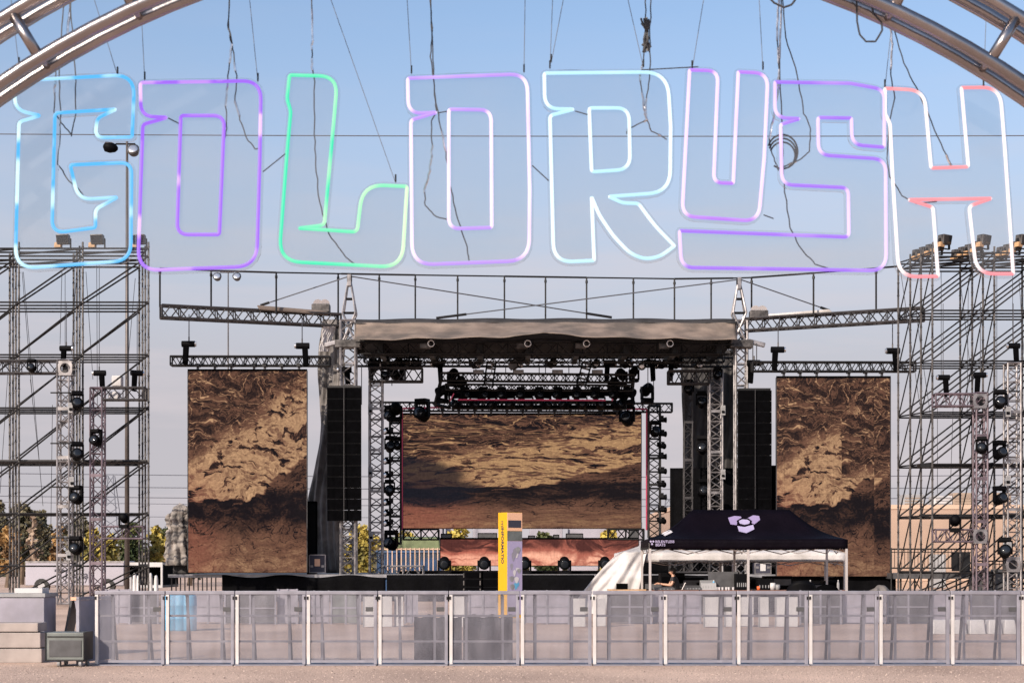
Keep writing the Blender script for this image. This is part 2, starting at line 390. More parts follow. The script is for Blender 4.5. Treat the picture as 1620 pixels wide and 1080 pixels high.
cam = bpy.data.cameras.new('camera'); co = bpy.data.objects.new('camera', cam); COL.objects.link(co)
co.location = (0, 0, EYE); co.rotation_euler = (R(90), 0, 0)
cam.sensor_width = 36; cam.lens = F * 36 / 1620; cam.shift_y = (HY - 540) / 1620; cam.clip_end = 3000; cam.clip_start = 0.1
cam.dof.use_dof = True; cam.dof.focus_distance = 55; cam.dof.aperture_fstop = 5.6
sc.camera = co
sc.view_settings.view_transform = 'Standard'; sc.view_settings.look = 'None'; sc.view_settings.exposure = 0.35; sc.view_settings.gamma = 1
sc.render.resolution_x = 1024; sc.render.resolution_y = 682

# ------------------------------------------------------------------ ground
gm = bpy.data.materials.new('dusty_asphalt'); gm.use_nodes = True; g = gm.node_tree; b = g.nodes['Principled BSDF']
b.inputs['Roughness'].default_value = 0.9
tcg = g.nodes.new('ShaderNodeTexCoord')
def gn(scale, det=6, st=(1, 1, 1)):
    mm = g.nodes.new('ShaderNodeMapping'); mm.inputs['Scale'].default_value = st; g.links.new(tcg.outputs['Object'], mm.inputs[0])
    n = g.nodes.new('ShaderNodeTexNoise'); n.inputs['Scale'].default_value = scale; n.inputs['Detail'].default_value = det; g.links.new(mm.outputs[0], n.inputs['Vector']); return n.outputs['Fac']
def ramp(src, p0, c0, p1, c1):
    r = g.nodes.new('ShaderNodeValToRGB'); e = r.color_ramp.elements; e[0].position = p0; e[0].color = (*c0, 1); e[1].position = p1; e[1].color = (*c1, 1)
    g.links.new(src, r.inputs[0]); return r.outputs[0]
base = ramp(gn(0.25), 0.35, (0.44, 0.325, 0.26), 0.7, (0.67, 0.50, 0.40))
fine = ramp(gn(38, 3), 0.35, (0.62, 0.60, 0.60), 0.68, (1.25, 1.22, 1.2))
mixg = g.nodes.new('ShaderNodeMix'); mixg.data_type = 'RGBA'; mixg.blend_type = 'MULTIPLY'; mixg.inputs[0].default_value = 1
g.links.new(base, mixg.inputs[6]); g.links.new(fine, mixg.inputs[7])
st = ramp(gn(0.5, 8, (1.0, 0.35, 1)), 0.48, (1, 1, 1), 0.74, (0.78, 0.76, 0.76))
mixh = g.nodes.new('ShaderNodeMix'); mixh.data_type = 'RGBA'; mixh.blend_type = 'MULTIPLY'; mixh.inputs[0].default_value = 1
g.links.new(mixg.outputs[2], mixh.inputs[6]); g.links.new(st, mixh.inputs[7]); g.links.new(mixh.outputs[2], b.inputs['Base Color'])
bp = g.nodes.new('ShaderNodeBump'); bp.inputs['Strength'].default_value = 0.5; bp.inputs['Distance'].default_value = 0.02
g.links.new(gn(60, 4), bp.inputs['Height']); g.links.new(bp.outputs[0], b.inputs['Normal'])
struct('ground', MB().quad((-1500, -200, 0), (1500, -200, 0), (1500, 2500, 0), (-1500, 2500, 0)), gm)

rp = random.Random(99); pb = MB()
pb2 = MB()
for k in range(7000):
    if k == 4200: pb, pb2 = pb2, pb
    y = rp.uniform(20.6, 25); x = rp.uniform(-.36, .36) * y; r0 = rp.uniform(.004, .011) * (1.7 if rp.random() < .05 else 1)
    vs = [Vector((x + r0 * math.cos(q) * rp.uniform(.7, 1.3), y + r0 * math.sin(q) * rp.uniform(.7, 1.3), 0.001)) for q in (0, 1.3, 2.5, 3.8, 5.0)]; i0 = len(pb.v)
    pb.v += vs + [Vector((x, y, r0 * .8))]; pb.f += [(i0 + q, i0 + (q + 1) % 5, i0 + 5) for q in range(5)]
struct('gravel', pb2, mat('pale_grit', (0.62, 0.48, 0.40), 0.8), kind='stuff'); struct('gravel', pb, mat('dark_grit', (0.16, 0.12, 0.105), 0.9), kind='stuff')
# ------------------------------------------------------------------ entrance arch
AR = 5.65; AZ = -0.054; DA = 9.62
t = thing('entrance_arch', (-AR, DA, 0), 'polished round-tube arch spanning the sky above the neon letters', 'arch')
def arcpts(r, y, n=72): return [Vector((0.0 + r * math.cos(PI * k / n), y, AZ + r * math.sin(PI * k / n))) for k in range(n + 1)]
for (r, y) in ((AR, DA), (AR, DA + 0.19), (AR + 0.33, DA), (AR + 0.33, DA + 0.19)):
    MB().path(arcpts(r, y), 0.041, 12).build('arch_tube', M['arch'], t, smooth=True)
for a in [6, 17, 28, 38, 45, 51.5, 58.3, 65.2, 72, 79, 86.5, 94, 101, 108, 114.6, 121.3, 128, 135, 142, 152, 163, 174]:
    c, s_ = math.cos(R(a)), math.sin(R(a))
    q = lambda r, y: Vector((r * c, y, AZ + r * s_))
    MB().tube(q(AR, DA), q(AR + 0.33, DA), 0.036, 10).build('rung', M['arch'], t, smooth=True)
    MB().tube(q(AR, DA), q(AR, DA + 0.19), 0.024, 8).build('cross_tube', M['arch'], t, smooth=True)
    MB().tube(q(AR + 0.33, DA), q(AR + 0.33, DA + 0.19), 0.024, 8).build('cross_tube', M['arch'], t, smooth=True)
for s_ in (-1, 1):
    MB().bb(s_ * (AR + 0.16) - 0.4, s_ * (AR + 0.16) + 0.4, DA - 0.3, DA + 0.5, 0, 0.02).build('base_plate', M['arch'], t)

# ------------------------------------------------------------------ neon letters
DL = 10.2
def fillet(pts, seg=7):
    out = []; n = len(pts)
    for i in range(n):
        p0 = Vector(pts[i - 1][:2]); p1 = Vector(pts[i][:2]); p2 = Vector(pts[(i + 1) % n][:2]); r = pts[i][2]
        if r <= 0.5: out.append(p1); continue
        d0 = (p0 - p1); d2 = (p2 - p1); t_ = min(r, d0.length * 0.48, d2.length * 0.48)
        a = p1 + d0.normalized() * t_; b_ = p1 + d2.normalized() * t_
        for k in range(seg + 1):
            s = k / seg; out.append(a * (1 - s) ** 2 + p1 * 2 * s * (1 - s) + b_ * s * s)
    return out
def resample(pts, step=3.0):
    out = []; n = len(pts)
    for i in range(n):
        a = pts[i]; b_ = pts[(i + 1) % n]; L = (b_ - a).length; k = max(1, int(L / step))
        for j in range(k): out.append(a.lerp(b_, j / k))
    return out
LET = [
 ('G', 'cyan neon letter G, first on the left, beside the arch tube', (0.07, 0.42, 0.83), (0.62, 0.90, 1.0), 0.30,
  [[(24,128,3),(213,118,34),(209,217,4),(150,218,34),(154,187,8),(184,173,4),(87,179,6),(82,369,22),(151,360,4),(151,331,8),(186,312,4),(124,316,22),(111,261,4),(208,257,18),(207,412,28),(24,425,34),(30,193,6),(64,183,5),(23,174,26)]]),
 ('O', 'deep purple neon letter O, second letter from the left', (0.30, 0.11, 0.84), (0.76, 0.46, 0.95), 0.14,
  [[(222,131,5),(413,128,30),(411,250,0),(406,421,34),(218,428,34),(226,197,6),(265,186,5),(223,184,26)], [(286,183,5),(355,183,18),(347,371,4),(280,371,18)]]),
 ('L', 'green neon letter L, the only green one', (0.02, 0.68, 0.38), (0.60, 0.93, 0.52), 0.35,
  [[(458,119,4),(534,121,30),(529,182,0),(513,356,7),(473,361,2),(565,367,8),(574,292,40),(644,295,4),(636,423,34),(441,413,36),(454,242,0),(460,176,6),(454,157,6)]]),
 ('D', 'lilac and pink neon letter D after the green L', (0.42, 0.24, 0.86), (0.93, 0.72, 0.96), 0.9,
  [[(645,124,4),(834,117,28),(838,300,0),(837,412,34),(652,419,34),(650,190,6),(691,178,4),(646,180,26)], [(710,173,5),(777,174,18),(778,360,4),(710,362,18)]]),
 ('R', 'pale ice-blue neon letter R with a pointed leg', (0.42, 0.74, 0.93), (0.80, 0.95, 1.0), 0.9,
  [[(861,116,4),(1056,114,38),(1061,200,0),(1060,304,34),(963,311,3),(985,321,6),(1010,322,5),(1036,357,14),(1067,389,2),(1044,406,14),(1020,410,12),(997,401,12),(970,373,14),(948,340,10),(936,312,2),(940,412,3),(876,415,40),(870,183,6),(908,173,4),(862,172,26)], [(932,171,5),(995,171,20),(997,268,22),(936,272,5)]]),
 ('U', 'short pink and violet neon letter U tucked above the tail of the S', (0.40, 0.16, 0.85), (0.86, 0.62, 0.95), 1.0,
  [[(1091,111,2),(1136,112,18),(1129,289,14),(1160,290,3),(1168,114,2),(1215,116,24),(1209,250,0),(1200,350,24),(1079,342,22)]]),
 ('S', 'violet neon letter S with a long tail running left under the U', (0.30, 0.13, 0.86), (0.84, 0.62, 0.96), 0.85,
  [[(1226,130,2),(1345,132,0),(1399,142,16),(1399,233,4),(1348,229,18),(1347,187,3),(1294,186,5),(1295,245,18),(1401,252,20),(1402,428,26),(1078,423,20),(1075,365,3),(1343,375,8),(1342,297,12),(1237,292,18),(1235,197,4),(1265,188,3),(1226,186,24)]]),
 ('H', 'white and red neon letter H, last on the right', (0.84, 0.24, 0.28), (1.0, 0.86, 0.86), 1.0,
  [[(1400,140,3),(1462,143,26),(1473,266,4),(1532,264,4),(1521,139,2),(1582,138,30),(1590,240,0),(1603,433,2),(1545,433,34),(1533,326,8),(1568,314,2),(1438,316,2),(1476,328,5),(1484,437,2),(1422,438,34),(1412,277,0),(1408,196,4),(1400,180,4)]]),
]
def lp(p, dy=0.0): return P(p[0], p[1], DL) + Vector((0, dy, 0))
def offset_poly(pts, d):
    n = len(pts); A = sum(pts[i].x * pts[(i + 1) % n].y - pts[(i + 1) % n].x * pts[i].y for i in range(n)); sgn = 1 if A > 0 else -1
    out = []
    for i in range(n):
        e = (pts[(i + 1) % n] - pts[i - 1]);
        if e.length < 1e-6: out.append(pts[i]); continue
        e.normalize(); out.append(pts[i] + Vector((e.y, -e.x)) * d * sgn)
    return out
def inside_wind(p, poly):
    wn = 0; n = len(poly)
    for i in range(n):
        a = poly[i]; b_ = poly[(i + 1) % n]
        cr_ = (b_.x - a.x) * (p.y - a.y) - (p.x - a.x) * (b_.y - a.y)
        if a.y <= p.y:
            if b_.y > p.y and cr_ > 0: wn += 1
        elif b_.y <= p.y and cr_ < 0: wn -= 1
    return wn
for li, (ch, lab, cA, cB, mixv, paths) in enumerate(LET):
    t = thing('neon_letter', lp((paths[0][0][0], 430)), lab, 'neon letter', 'neon letters hanging from the arch')
    rnd = random.Random(li * 11 + 3)
    for pi, pth in enumerate(paths):
        pts = resample(fillet(pth, 8), 3.5); n = len(pts); cols = []
        # colour pools along the strip
        cut = [rnd.random() for _ in range(n)]
        for i in range(n):
            d = (pts[(i + 2) % n] - pts[i - 2]); vert = abs(d.y) / (d.length + 1e-6)
            q = noise.noise(Vector((pts[i].x * 0.018 + li * 7, pts[i].y * 0.018, pi * 3.3)))
            if mixv < 0.4: tt = max(0, min(1, (q - 0.18 + mixv * 0.5) * 6)) * (0.35 + 0.65 * vert)
            else: tt = max(0.0, min(1.0, (vert - 0.35) * 2.2)) * mixv; tt = max(0, min(1, tt + q * 0.25))
            if ch == 'L': tt = max(0, min(1, ((pts[i].x - 452) / 190.0 - 0.15 + q * 0.5) * 1.5)) * (0.25 + 0.75 * vert)
            c = Vector(cA).lerp(Vector(cB), tt); cols.append(tuple(c))
        MB().path([lp(p) for p in pts], 0.0115, 8, closed=True, cols=cols).build('neon_tube', M['neon'], t, smooth=True)
    # clear backing sheet cut a little outside the tube, 8 mm thick
    ol = resample(fillet(paths[0], 5), 9)
    of = offset_poly(ol, 6.5)
    r = delaunay_2d_cdt([p.copy() for p in of], [], [list(range(len(of)))], 0, 1e-3)
    V2, F2 = r[0], r[2]; keep = []
    sg = 1 if sum(of[i].x * of[(i + 1) % len(of)].y - of[(i + 1) % len(of)].x * of[i].y for i in range(len(of))) > 0 else -1
    for f in F2:
        c = sum((V2[k] for k in f), Vector((0, 0))) / len(f)
        if inside_wind(c, of) * sg > 0: keep.append(tuple(f))
    mb = MB(); mb.v = [lp(v, 0.016) for v in V2] + [lp(v, 0.024) for v in V2]; nv = len(V2)
    mb.f = [f for f in keep] + [tuple(k + nv for k in reversed(f)) for f in keep]
    ec = {}
    for f in keep:
        for k in range(len(f)):
            e = (f[k], f[(k + 1) % len(f)]); ec[e] = 1
    for (a, b_) in list(ec):
        if (b_, a) not in ec: mb.f.append((a, a + nv, b_ + nv, b_))
    mb.build('backing_sheet', M['acrylic'], t)

# cables and hanging wires of the sign -------------------------------------------------
def wiggly(pts, amp=2.0, sub=5, seed=0):
    rr = random.Random(seed); out = []
    for i in range(len(pts) - 1):
        a = Vector(pts[i]); b_ = Vector(pts[i + 1])
        for k in range(sub):
            s = k / sub; p = a.lerp(b_, s); p.x += rr.uniform(-amp, amp); out.append(p)
    out.append(Vector(pts[-1])); return out
def cable(pts, label, r=0.006, m='cable', amp=1.5, D=DL + 0.06, name='power_cable', grp='cables hanging over the neon letters', foil=None, seed=0, cat='cable'):
    q = wiggly(pts, amp, 5, seed); w3 = [P(a[0], a[1], D) for a in q]
    o = MB().path(w3, r, 6)
    if not foil: return single(name, o, M[m], label, cat, grp)
    t = thing(name, w3[-1], label, cat, grp); o.build('lead', M[m], t)
    for (f0, f1) in foil:
        a = int(f0 * (len(w3) - 1)); b_ = max(a + 2, int(f1 * (len(w3) - 1)))
        MB().path(w3[a:b_ + 1], r * 1.9, 7).build('foil_wrap', M['foil'], t)
    return t
top = -30
C = [
 ([(112, -20), (110, 20), (106, 60), (88, 110), (86, 140), (86, 178), (97, 195), (113, 213)], 'cable from the arch looping behind the upper half of the letter G', [(0.15, 0.32), (0.5, 0.62)]),
 ([(104, -20), (98, 40), (93, 110), (96, 180), (92, 260), (108, 285), (124, 298), (134, 312)], 'thin dark cable sagging through the middle of the letter G', None),
 ([(110, -20), (116, 70), (120, 130), (119, 180), (113, 216)], 'short cable end dangling in the top of the letter G', None),
 ([(364, -20), (361, 40), (366, 70), (361, 120), (357, 160), (359, 200), (355, 220)], 'left strand of the cable pair crossing the purple letter O', [(0.35, 0.45), (0.55, 0.72)]),
 ([(364, -20), (362, 45), (370, 85), (374, 120), (372, 160), (380, 190), (391, 220), (404, 236), (412, 234)], 'right strand of the cable pair ending at the right side of the purple O', [(0.3, 0.37), (0.5, 0.6)]),
 ([(492, -20), (494, 65), (493, 100), (498, 130), (497, 200), (500, 260), (505, 320), (520, 370), (545, 405), (562, 418)], 'long cable running down through the green letter L', [(0.06, 0.16), (0.2, 0.28)]),
 ([(680, -20), (684, 45), (681, 90), (687, 135), (690, 175), (682, 195), (684, 230), (680, 270), (671, 300), (673, 325), (690, 343), (708, 347)], 'cable with a bright wrapped lower part inside the left of the letter D', [(0.55, 0.75)]),
 ([(680, -20), (685, 80), (688, 150), (697, 200), (705, 240), (712, 290), (722, 340), (738, 385), (742, 412)], 'cable slanting across the counter of the letter D to its foot', [(0.42, 0.5)]),
 ([(1021, -20), (1022, 40), (1018, 95), (1013, 120), (1018, 165), (1024, 190), (1010, 196), (993, 205), (991, 212)], 'cable with white wrapped stretches entering the top of the letter R', [(0.3, 0.42), (0.46, 0.68)]),
 ([(1031, -20), (1028, 60), (1029, 110), (1024, 150), (1020, 180), (1031, 208), (1045, 214), (1055, 221)], 'second cable of the letter R ending at its right edge', [(0.48, 0.62), (0.85, 0.9)]),
 ([(1234, -20), (1229, 40), (1232, 100), (1230, 150), (1224, 185), (1216, 220), (1224, 250), (1232, 270)], 'thick foil-wrapped cable coming down between the U and the S', [(0.05, 0.2), (0.24, 0.3), (0.34, 0.5), (0.55, 0.72)]),
 ([(1236, -20), (1243, 60), (1262, 120), (1272, 180), (1283, 205), (1281, 240), (1265, 253), (1235, 266)], 'cable curving inside the upper left of the letter S', [(0.9, 0.96)]),
 ([(1236, -20), (1234, 120), (1238, 230), (1240, 290), (1250, 360), (1268, 395), (1290, 418), (1312, 425)], 'long cable sagging through the letter S to its bottom line', [(0.05, 0.14)]),
 ([(1402, -25), (1408, 30), (1412, 70), (1409, 110), (1415, 155), (1407, 190), (1403, 250), (1408, 280), (1427, 310), (1450, 322), (1482, 319)], 'cable following the left stem of the letter H into its crossbar', [(0.08, 0.3)]),
 ([(1404, -25), (1412, 40), (1430, 100), (1455, 150), (1485, 220), (1505, 262)], 'thin cable slanting down into the upper gap of the letter H', [(0.95, 1.0)]),
]
for i, (p, lab, fo) in enumerate(C): cable(p, lab, r=0.0042, amp=1.0, foil=fo, seed=i)
# coil loops
t = thing('cable_coil', P(1240, 270, DL), 'loose round coil of black cable hanging between the U and S', 'cable', 'cables hanging over the neon letters')
for k in range(3):
    MB().path([P(1238 + (24 - 2 * k) * math.cos(a), 240 + (27 - 3 * k) * math.sin(a) + k * 3, DL + 0.05 + 0.01 * k) for a in [R(200 + q * 15) for q in range(20 - k * 3)]], 0.006, 6).build('loop', M['cable'], t)
t = thing('cable_bundle', P(1022, 85, DL), 'knotted black bundle of spare cable above the letter R', 'cable', 'cables hanging over the neon letters')
rr = random.Random(5)
for k in range(12):
    x0 = 1022 + rr.uniform(-12, 12); x1 = 1023 + rr.uniform(-8, 8)
    MB().path([P(x0, 32 + rr.uniform(-4, 6), DL + 0.05), P((x0 + 1023) / 2, 42, DL + 0.04), P(1023 + rr.uniform(-2, 2), 50, DL + 0.05), P(1022 + rr.uniform(-4, 4), 62, DL + 0.05 + rr.uniform(-.02, .02)), P(x1, 72 + rr.uniform(0, 12), DL + 0.06)], 0.007, 5).build('loop', M['cable'], t)
cable([(1355, -10), (1356, 35), (1360, 55), (1370, 66), (1385, 66), (1396, 48), (1394, 35), (1382, 22), (1378, 5)], 'cable loop drooping from the right side of the arch', D=DA + 0.1, r=0.006, amp=0.3)
cable([(1200, -20), (1225, 5), (1240, 12), (1252, 8), (1262, -6)], 'short cable swag at the top above the letter U', D=DL, r=0.007, amp=0.4)
# thin suspension wires
W = [((14, -30), (30, 105), 'left corner of the letter G', 0), ((140, -30), (186, 120), 'right shoulder of the letter G', 0), ((221, -30), (229, 128), 'left top of the purple O', 0), ((393, -20), (408, 130), 'right top of the purple O', 0),
     ((520, -10), (626, 290), 'arm of the green L, a long slanting line', 0), ((643, -20), (651, 118), 'left top corner of the letter D', 0), ((831, -20), (829, 116), 'right top corner of the letter D', 0), ((875, -20), (870, 110), 'left top corner of the letter R', 0),
     ((989, -20), (1018, 108), 'top of the letter R on the right', 0), ((895, -20), (872, 100), 'left top of the letter R, slanting', 0), ((1200, -20), (1207, 112), 'right arm of the letter U', 0), ((1118, -30), (1095, 110), 'left arm of the letter U', 0), ((1562, -30), (1556, 140), 'right arm of the letter H', 0), ((1418, -30), (1400, 140), 'top left corner of the S and H joint', 0)]
for (a, b_, lab, k) in W:
    t = thing('suspension_wire', P(b_[0], b_[1], DL), 'thin steel wire holding the ' + lab, 'wire', 'wires holding the neon letters')
    MB().tube(P(a[0], a[1], DL), P(b_[0], b_[1], DL), 0.0022, 4).build('strand', M['wiregrey'], t)
    MB().tube(P(b_[0], b_[1] - 14, DL), P(b_[0], b_[1] - 2, DL), 0.006, 6).build('turnbuckle', M['galv_dark'], t)
for (a, b_, lab) in [((416, 272), (452, 243), 'purple O and the green L'), ((842, 262), (868, 286), 'letters D and R'), ((1015, 111), (1105, 106), 'R and the U along their tops'), ((266, 187), (284, 196), 'notch and counter of the purple O'), ((692, 179), (710, 176), 'notch and counter of the letter D'), ((910, 176), (931, 182), 'notch and counter of the letter R'), ((1208, 340), (1224, 346), 'foot of the U and the S')]:
    single('link_rod', MB().tube(P(a[0], a[1], DL), P(b_[0], b_[1], DL), 0.004, 5), M['cable'], 'short dark rod joining the ' + lab, 'rod', 'rods joining the neon letters')

# ------------------------------------------------------------------ crowd barriers
DB = 25.0
joints = [150, 262, 372, 485, 598, 710, 823, 937, 1049, 1165, 1279, 1390, 1503, 1614, 1727]
zt = Z(934, DB); zb = 0.02
zr = lambda p: Z(p, DB)
def barrier_proto(var=0):
    W_ = 1.13; t = thing('crowd_barrier', (0, 0, 0), 'x', 'crowd barrier', 'crowd barriers in a row')
    m = MB(); m.bb(-W_ / 2, W_ / 2, -0.03, 0.03, zt - 0.06, zt).build('top_rail', M['barrier'], t, bevel=0.008)
    MB().bb(-W_ / 2 + 0.012, W_ / 2 - 0.012, -0.02, 0.02, 0.045, 0.085).build('bottom_rail', M['barrier'], t)
    for s in (-1, 1):
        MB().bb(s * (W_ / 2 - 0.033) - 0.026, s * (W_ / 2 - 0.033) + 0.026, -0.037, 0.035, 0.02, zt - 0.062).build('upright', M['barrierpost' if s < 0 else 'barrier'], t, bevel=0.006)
    MB().grid(lambda u, v: (-W_ / 2 + .055 + (W_ - .11) * u, -0.008 + .012 * noise.noise(Vector((u * 3 + var * 9, v * 3.4, var))), .08 + (zt - .13) * v), 22, 22).build('perforated_sheet', M['perf'], t, smooth=True)
    for zz in (0.385, 0.80): MB().bb(-W_ / 2 + 0.06, W_ / 2 - 0.06, 0.012, 0.045, zz - 0.016, zz + 0.016).build('cross_bar', M['barrier'], t)
    for x in ((-0.29, 0.29), (-0.22, 0.34), (-0.33, 0.25))[var]:
        MB().tube((x - 0.015, 0.05, zt - 0.06), (x - 0.005, 0.34, 0.03), 0.024, 6).build('back_strut', M['greytruss'], t)
        MB().bb(x - 0.02, x + 0.02, 0.046, 0.066, 0.06, zt - 0.07).build('back_strut', M['barrier'], t)
    MB().bb(-W_ / 2 + 0.01, W_ / 2 - 0.01, -0.16, 1.12, 0.004, 0.02).build('foot_plate', M['barrier'], t)
    MB().bb(W_ / 2 - 0.19, W_ / 2 - 0.07, -0.016, -0.010, 0.87, 0.94).build('plate', M['darkgrey'], t)
    for k in range(2): MB().bb(W_ / 2 * (1 if k else -1) - (.03 if k else -.005), W_ / 2 * (1 if k else -1) - (.005 if k else -.03), -.05, -.038, zt - .14, zt - .09).build('latch', M['galv_dark'], t)
    return t
bps = [(barrier_proto(k), [False]) for k in range(3)]; vord = [0, 1, 0, 2, 1, 0, 2, 0, 1, 2, 1, 0, 2, 1]
where = ['leftmost of the row, beside the wheeled case', 'second from the left, blue barrel showing behind', 'third from the left, in front of the draped stage corner', 'fourth from the left, under the left speaker hang', 'fifth from the left, white boards showing behind it', 'with black cloth behind, the left of the two such',
         'with black cloth behind and in front of the yellow totem', 'just right of the yellow totem', 'under the left end of the canopy where the white sheet hangs', 'in front of the seated person', 'under the middle leg of the black canopy', 'under the right leg of the black canopy', 'second in from the right edge of the photo', 'at the right edge, before the stage-side railing']
for i in range(14):
    a, b_ = joints[i], joints[i + 1]; x = (X(a, DB) + X(b_, DB)) / 2
    o = place(bps[vord[i]][0], bps[vord[i]][1], Vector((x, DB + random.uniform(-0.012, 0.012), 0)), (0, 0, R(random.uniform(-0.5, 0.5))), 'perforated metal crowd barrier, ' + where[i], 'crowd barriers in a row')
    s = (X(b_, DB) - X(a, DB)) / 1.14; o.scale = (s, 1, 1)
# side-on barrier at left end
t = thing('barrier_wing', (X(143, DB), DB, 0), 'grey barrier panel turned side-on at the left end of the row', 'crowd barrier')
rot = Matrix.Rotation(R(72), 3, 'Z')
c0 = Vector((X(140, DB), DB + 0.45, 0))
MB().box(c0 + Vector((0, 0, 0.55)), (1.0, 0.03, 1.0), rot).build('panel', M['lavgrey'], t)
MB().box(c0 + Vector((0, 0, 1.08)), (1.05, 0.05, 0.05), rot).build('top_rail', M['barrier'], t)
for s in (-0.5, 0.5): MB().box(c0 + rot @ Vector((s, 0, 0.54)), (0.05, 0.055, 1.06), rot).build('upright', M['barrier'], t)

# black cloth behind two barriers
for (a, b_, lab) in ((656, 731, 'left black cloth tied behind the barriers'), (733, 811, 'right black cloth tied behind the barriers, next to the totem')):
    def fn(u, v, a=a, b_=b_):
        x = X(a + (b_ - a) * u, DB + .3); z = 0.06 + (0.73 + 0.03 * math.sin(u * 17 + a) * v) * v
        return (x, DB + 0.16 + 0.02 * math.sin(u * 26 + 3 * v) + 0.01 * math.sin(v * 9), z)
    single('black_cloth', MB().grid(fn, 30, 10), M['blackcloth'], lab, 'cloth', 'black cloths behind the barriers', smooth=True, solid=0.006)
# white boards behind the barriers
for i, (a, b_, y0, lab) in enumerate([(574, 593, 943, 'narrow white board behind the fifth barrier'), (602, 620, 943, 'white board left of a darker gap behind the barriers'), (624, 638, 943, 'slim white board beside the black cloth'), (716, 738, 943, 'white board rising above the black cloth'),
      (904, 926, 946, 'white board right of the totem behind barrier'), (942, 958, 946, 'white board beneath the draped white sheet'), (1113, 1138, 944, 'white board under the table near the person'), (1146, 1163, 944, 'white board beside the canopy table leg'), (1168, 1192, 944, 'white board left of the middle canopy leg'), (1200, 1216, 944, 'white board right of the middle canopy leg'), (1226, 1262, 944, 'wide white board under the canopy on the right')]):
    D = 40 + 0.15 * (i % 3); z1 = Z(y0, D)
    t = thing('white_board', (X((a + b_) / 2, D), D, 0), lab, 'board', 'white boards behind the barriers')
    MB().bb(X(a, D), X(b_, D), D, D + 0.04, 0.02, z1).build('panel', M['white'], t)
    MB().bb(X(a, D), X(a, D) + 0.03, D - 0.02, D - 0.002, 0.0, z1).build('edge_post', M['midgrey'], t)
LP = [(168, 205, .95, 'lavgrey'), (207, 250, .86, 'darkgrey'), (306, 352, .9, 'lavgrey'), (356, 436, .84, 'darkgrey'), (440, 470, .95, 'lavgrey'), (474, 520, .9, 'lavgrey'), (524, 570, .86, 'greenmetal'), (641, 660, .9, 'lavgrey'), (742, 786, .9, 'lavgrey'), (830, 900, .92, 'lavgrey'), (962, 1030, .9, 'darkgrey'), (1034, 1108, .88, 'lavgrey'), (1266, 1330, .92, 'darkgrey'), (1334, 1400, .9, 'lavgrey'), (1404, 1470, .88, 'darkgrey'), (1475, 1530, .9, 'lavgrey'), (1536, 1612, .92, 'darkgrey')]
LN = ['first', 'second', 'third', 'fourth', 'fifth', 'sixth', 'seventh', 'eighth', 'ninth', 'tenth', 'eleventh', 'twelfth', 'thirteenth', 'fourteenth', 'fifteenth', 'sixteenth', 'seventeenth']
for i, (a, b_, h_, mm) in enumerate(LP):
    D = 42 + .25 * (i % 3); t = thing('low_panel', (X((a + b_) / 2, D), D, 0), '%s low %s panel from the left, dimly seen through the barriers' % (LN[i], 'grey' if mm == 'lavgrey' else 'dark'), 'panel', 'low panels behind the barriers')
    MB().bb(X(a, D), X(b_, D), D, D + .05, .04, h_).build('sheet', M[mm], t)
    for px in (a, (a + b_) / 2, b_): MB().bb(X(px, D) - .025, X(px, D) + .025, D - .03, D - .003, 0, h_ + .01).build('post', M['barrier'], t)
    MB().bb(X(a, D), X(b_, D), D - .025, D - .004, h_ * .5, h_ * .5 + .04).build('rail', M['barrier'], t)
for i, (a, b_) in enumerate([(1476, 1502), (1506, 1530), (1534, 1560), (1564, 1586), (1589, 1609)]):
    D = 36; single('concrete_block', MB().hull8([(X(a, D), D, 0), (X(b_, D), D, 0), (X(b_, D), D + .4, 0), (X(a, D), D + .4, 0)], [(X(a, D) + .03, D + .06, .34), (X(b_, D) - .03, D + .06, .34), (X(b_, D) - .03, D + .34, .34), (X(a, D) + .03, D + .34, .34)]), M['white'],
        ['leftmost', 'second', 'middle', 'fourth', 'rightmost'][i] + ' of the low pale blocks behind the barriers at right', 'block', 'pale blocks behind the barriers', bevel=0.02)
D = 38
for k, (px, c) in enumerate(((273, 'leftmost'), (286, 'middle'), (299, 'rightmost'))):
    t = thing('barrel', (X(px, D), D, 0), c + ' of three blue plastic barrels behind the second barrier', 'barrel', 'blue barrels')
    MB().lathe([(0.17, 0), (0.19, 0.03), (0.19, 0.28), (0.20, 0.30), (0.19, 0.32), (0.19, 0.6), (0.20, 0.62), (0.19, 0.64), (0.185, 0.85), (0.15, 0.88)], 16, Matrix.Translation((X(px, D), D, 0))).build('drum', M['bluebarrel'], t, smooth=True)
    MB().lathe([(0.04, 0), (0.04, 0.02)], 8, Matrix.Translation((X(px, D) + 0.06, D, 0.88))).build('bung', M['rubber'], t)

# wheeled case at left
D = 24.6
x0, x1 = X(72, D), X(133, D); z0 = 0.11; z1 = Z(1000, D)
t = thing('wheeled_case', ((x0 + x1) / 2, D, 0), 'grey-green steel case on casters left of the barriers', 'case')
MB().bb(x0, x1, D, D + 0.5, z0, z1).build('body', M['greenmetal'], t, bevel=0.01)
MB().bb(x0 + 0.03, x1 - 0.02, D - 0.012, D - 0.002, z1 - 0.075, z1 - 0.055).build('lid_seam', M['rubber'], t)
MB().bb(x0 + 0.06, x1 - 0.04, D - 0.01, D - 0.002, z0 + 0.05, z1 - 0.12).build('front_panel', M['darkgrey'], t, bevel=0.004)
for s in (x0 - 0.004, x1 - 0.008): MB().bb(s, s + 0.012, D - 0.02, D + 0.52, z0 - 0.01, z1 + 0.005).build('corner_edge', M['blacktruss'], t)
MB().bb(x0 - 0.006, x1 + 0.006, D - 0.02, D - 0.003, z0 - 0.012, z0 + 0.006).build('corner_edge', M['blacktruss'], t)
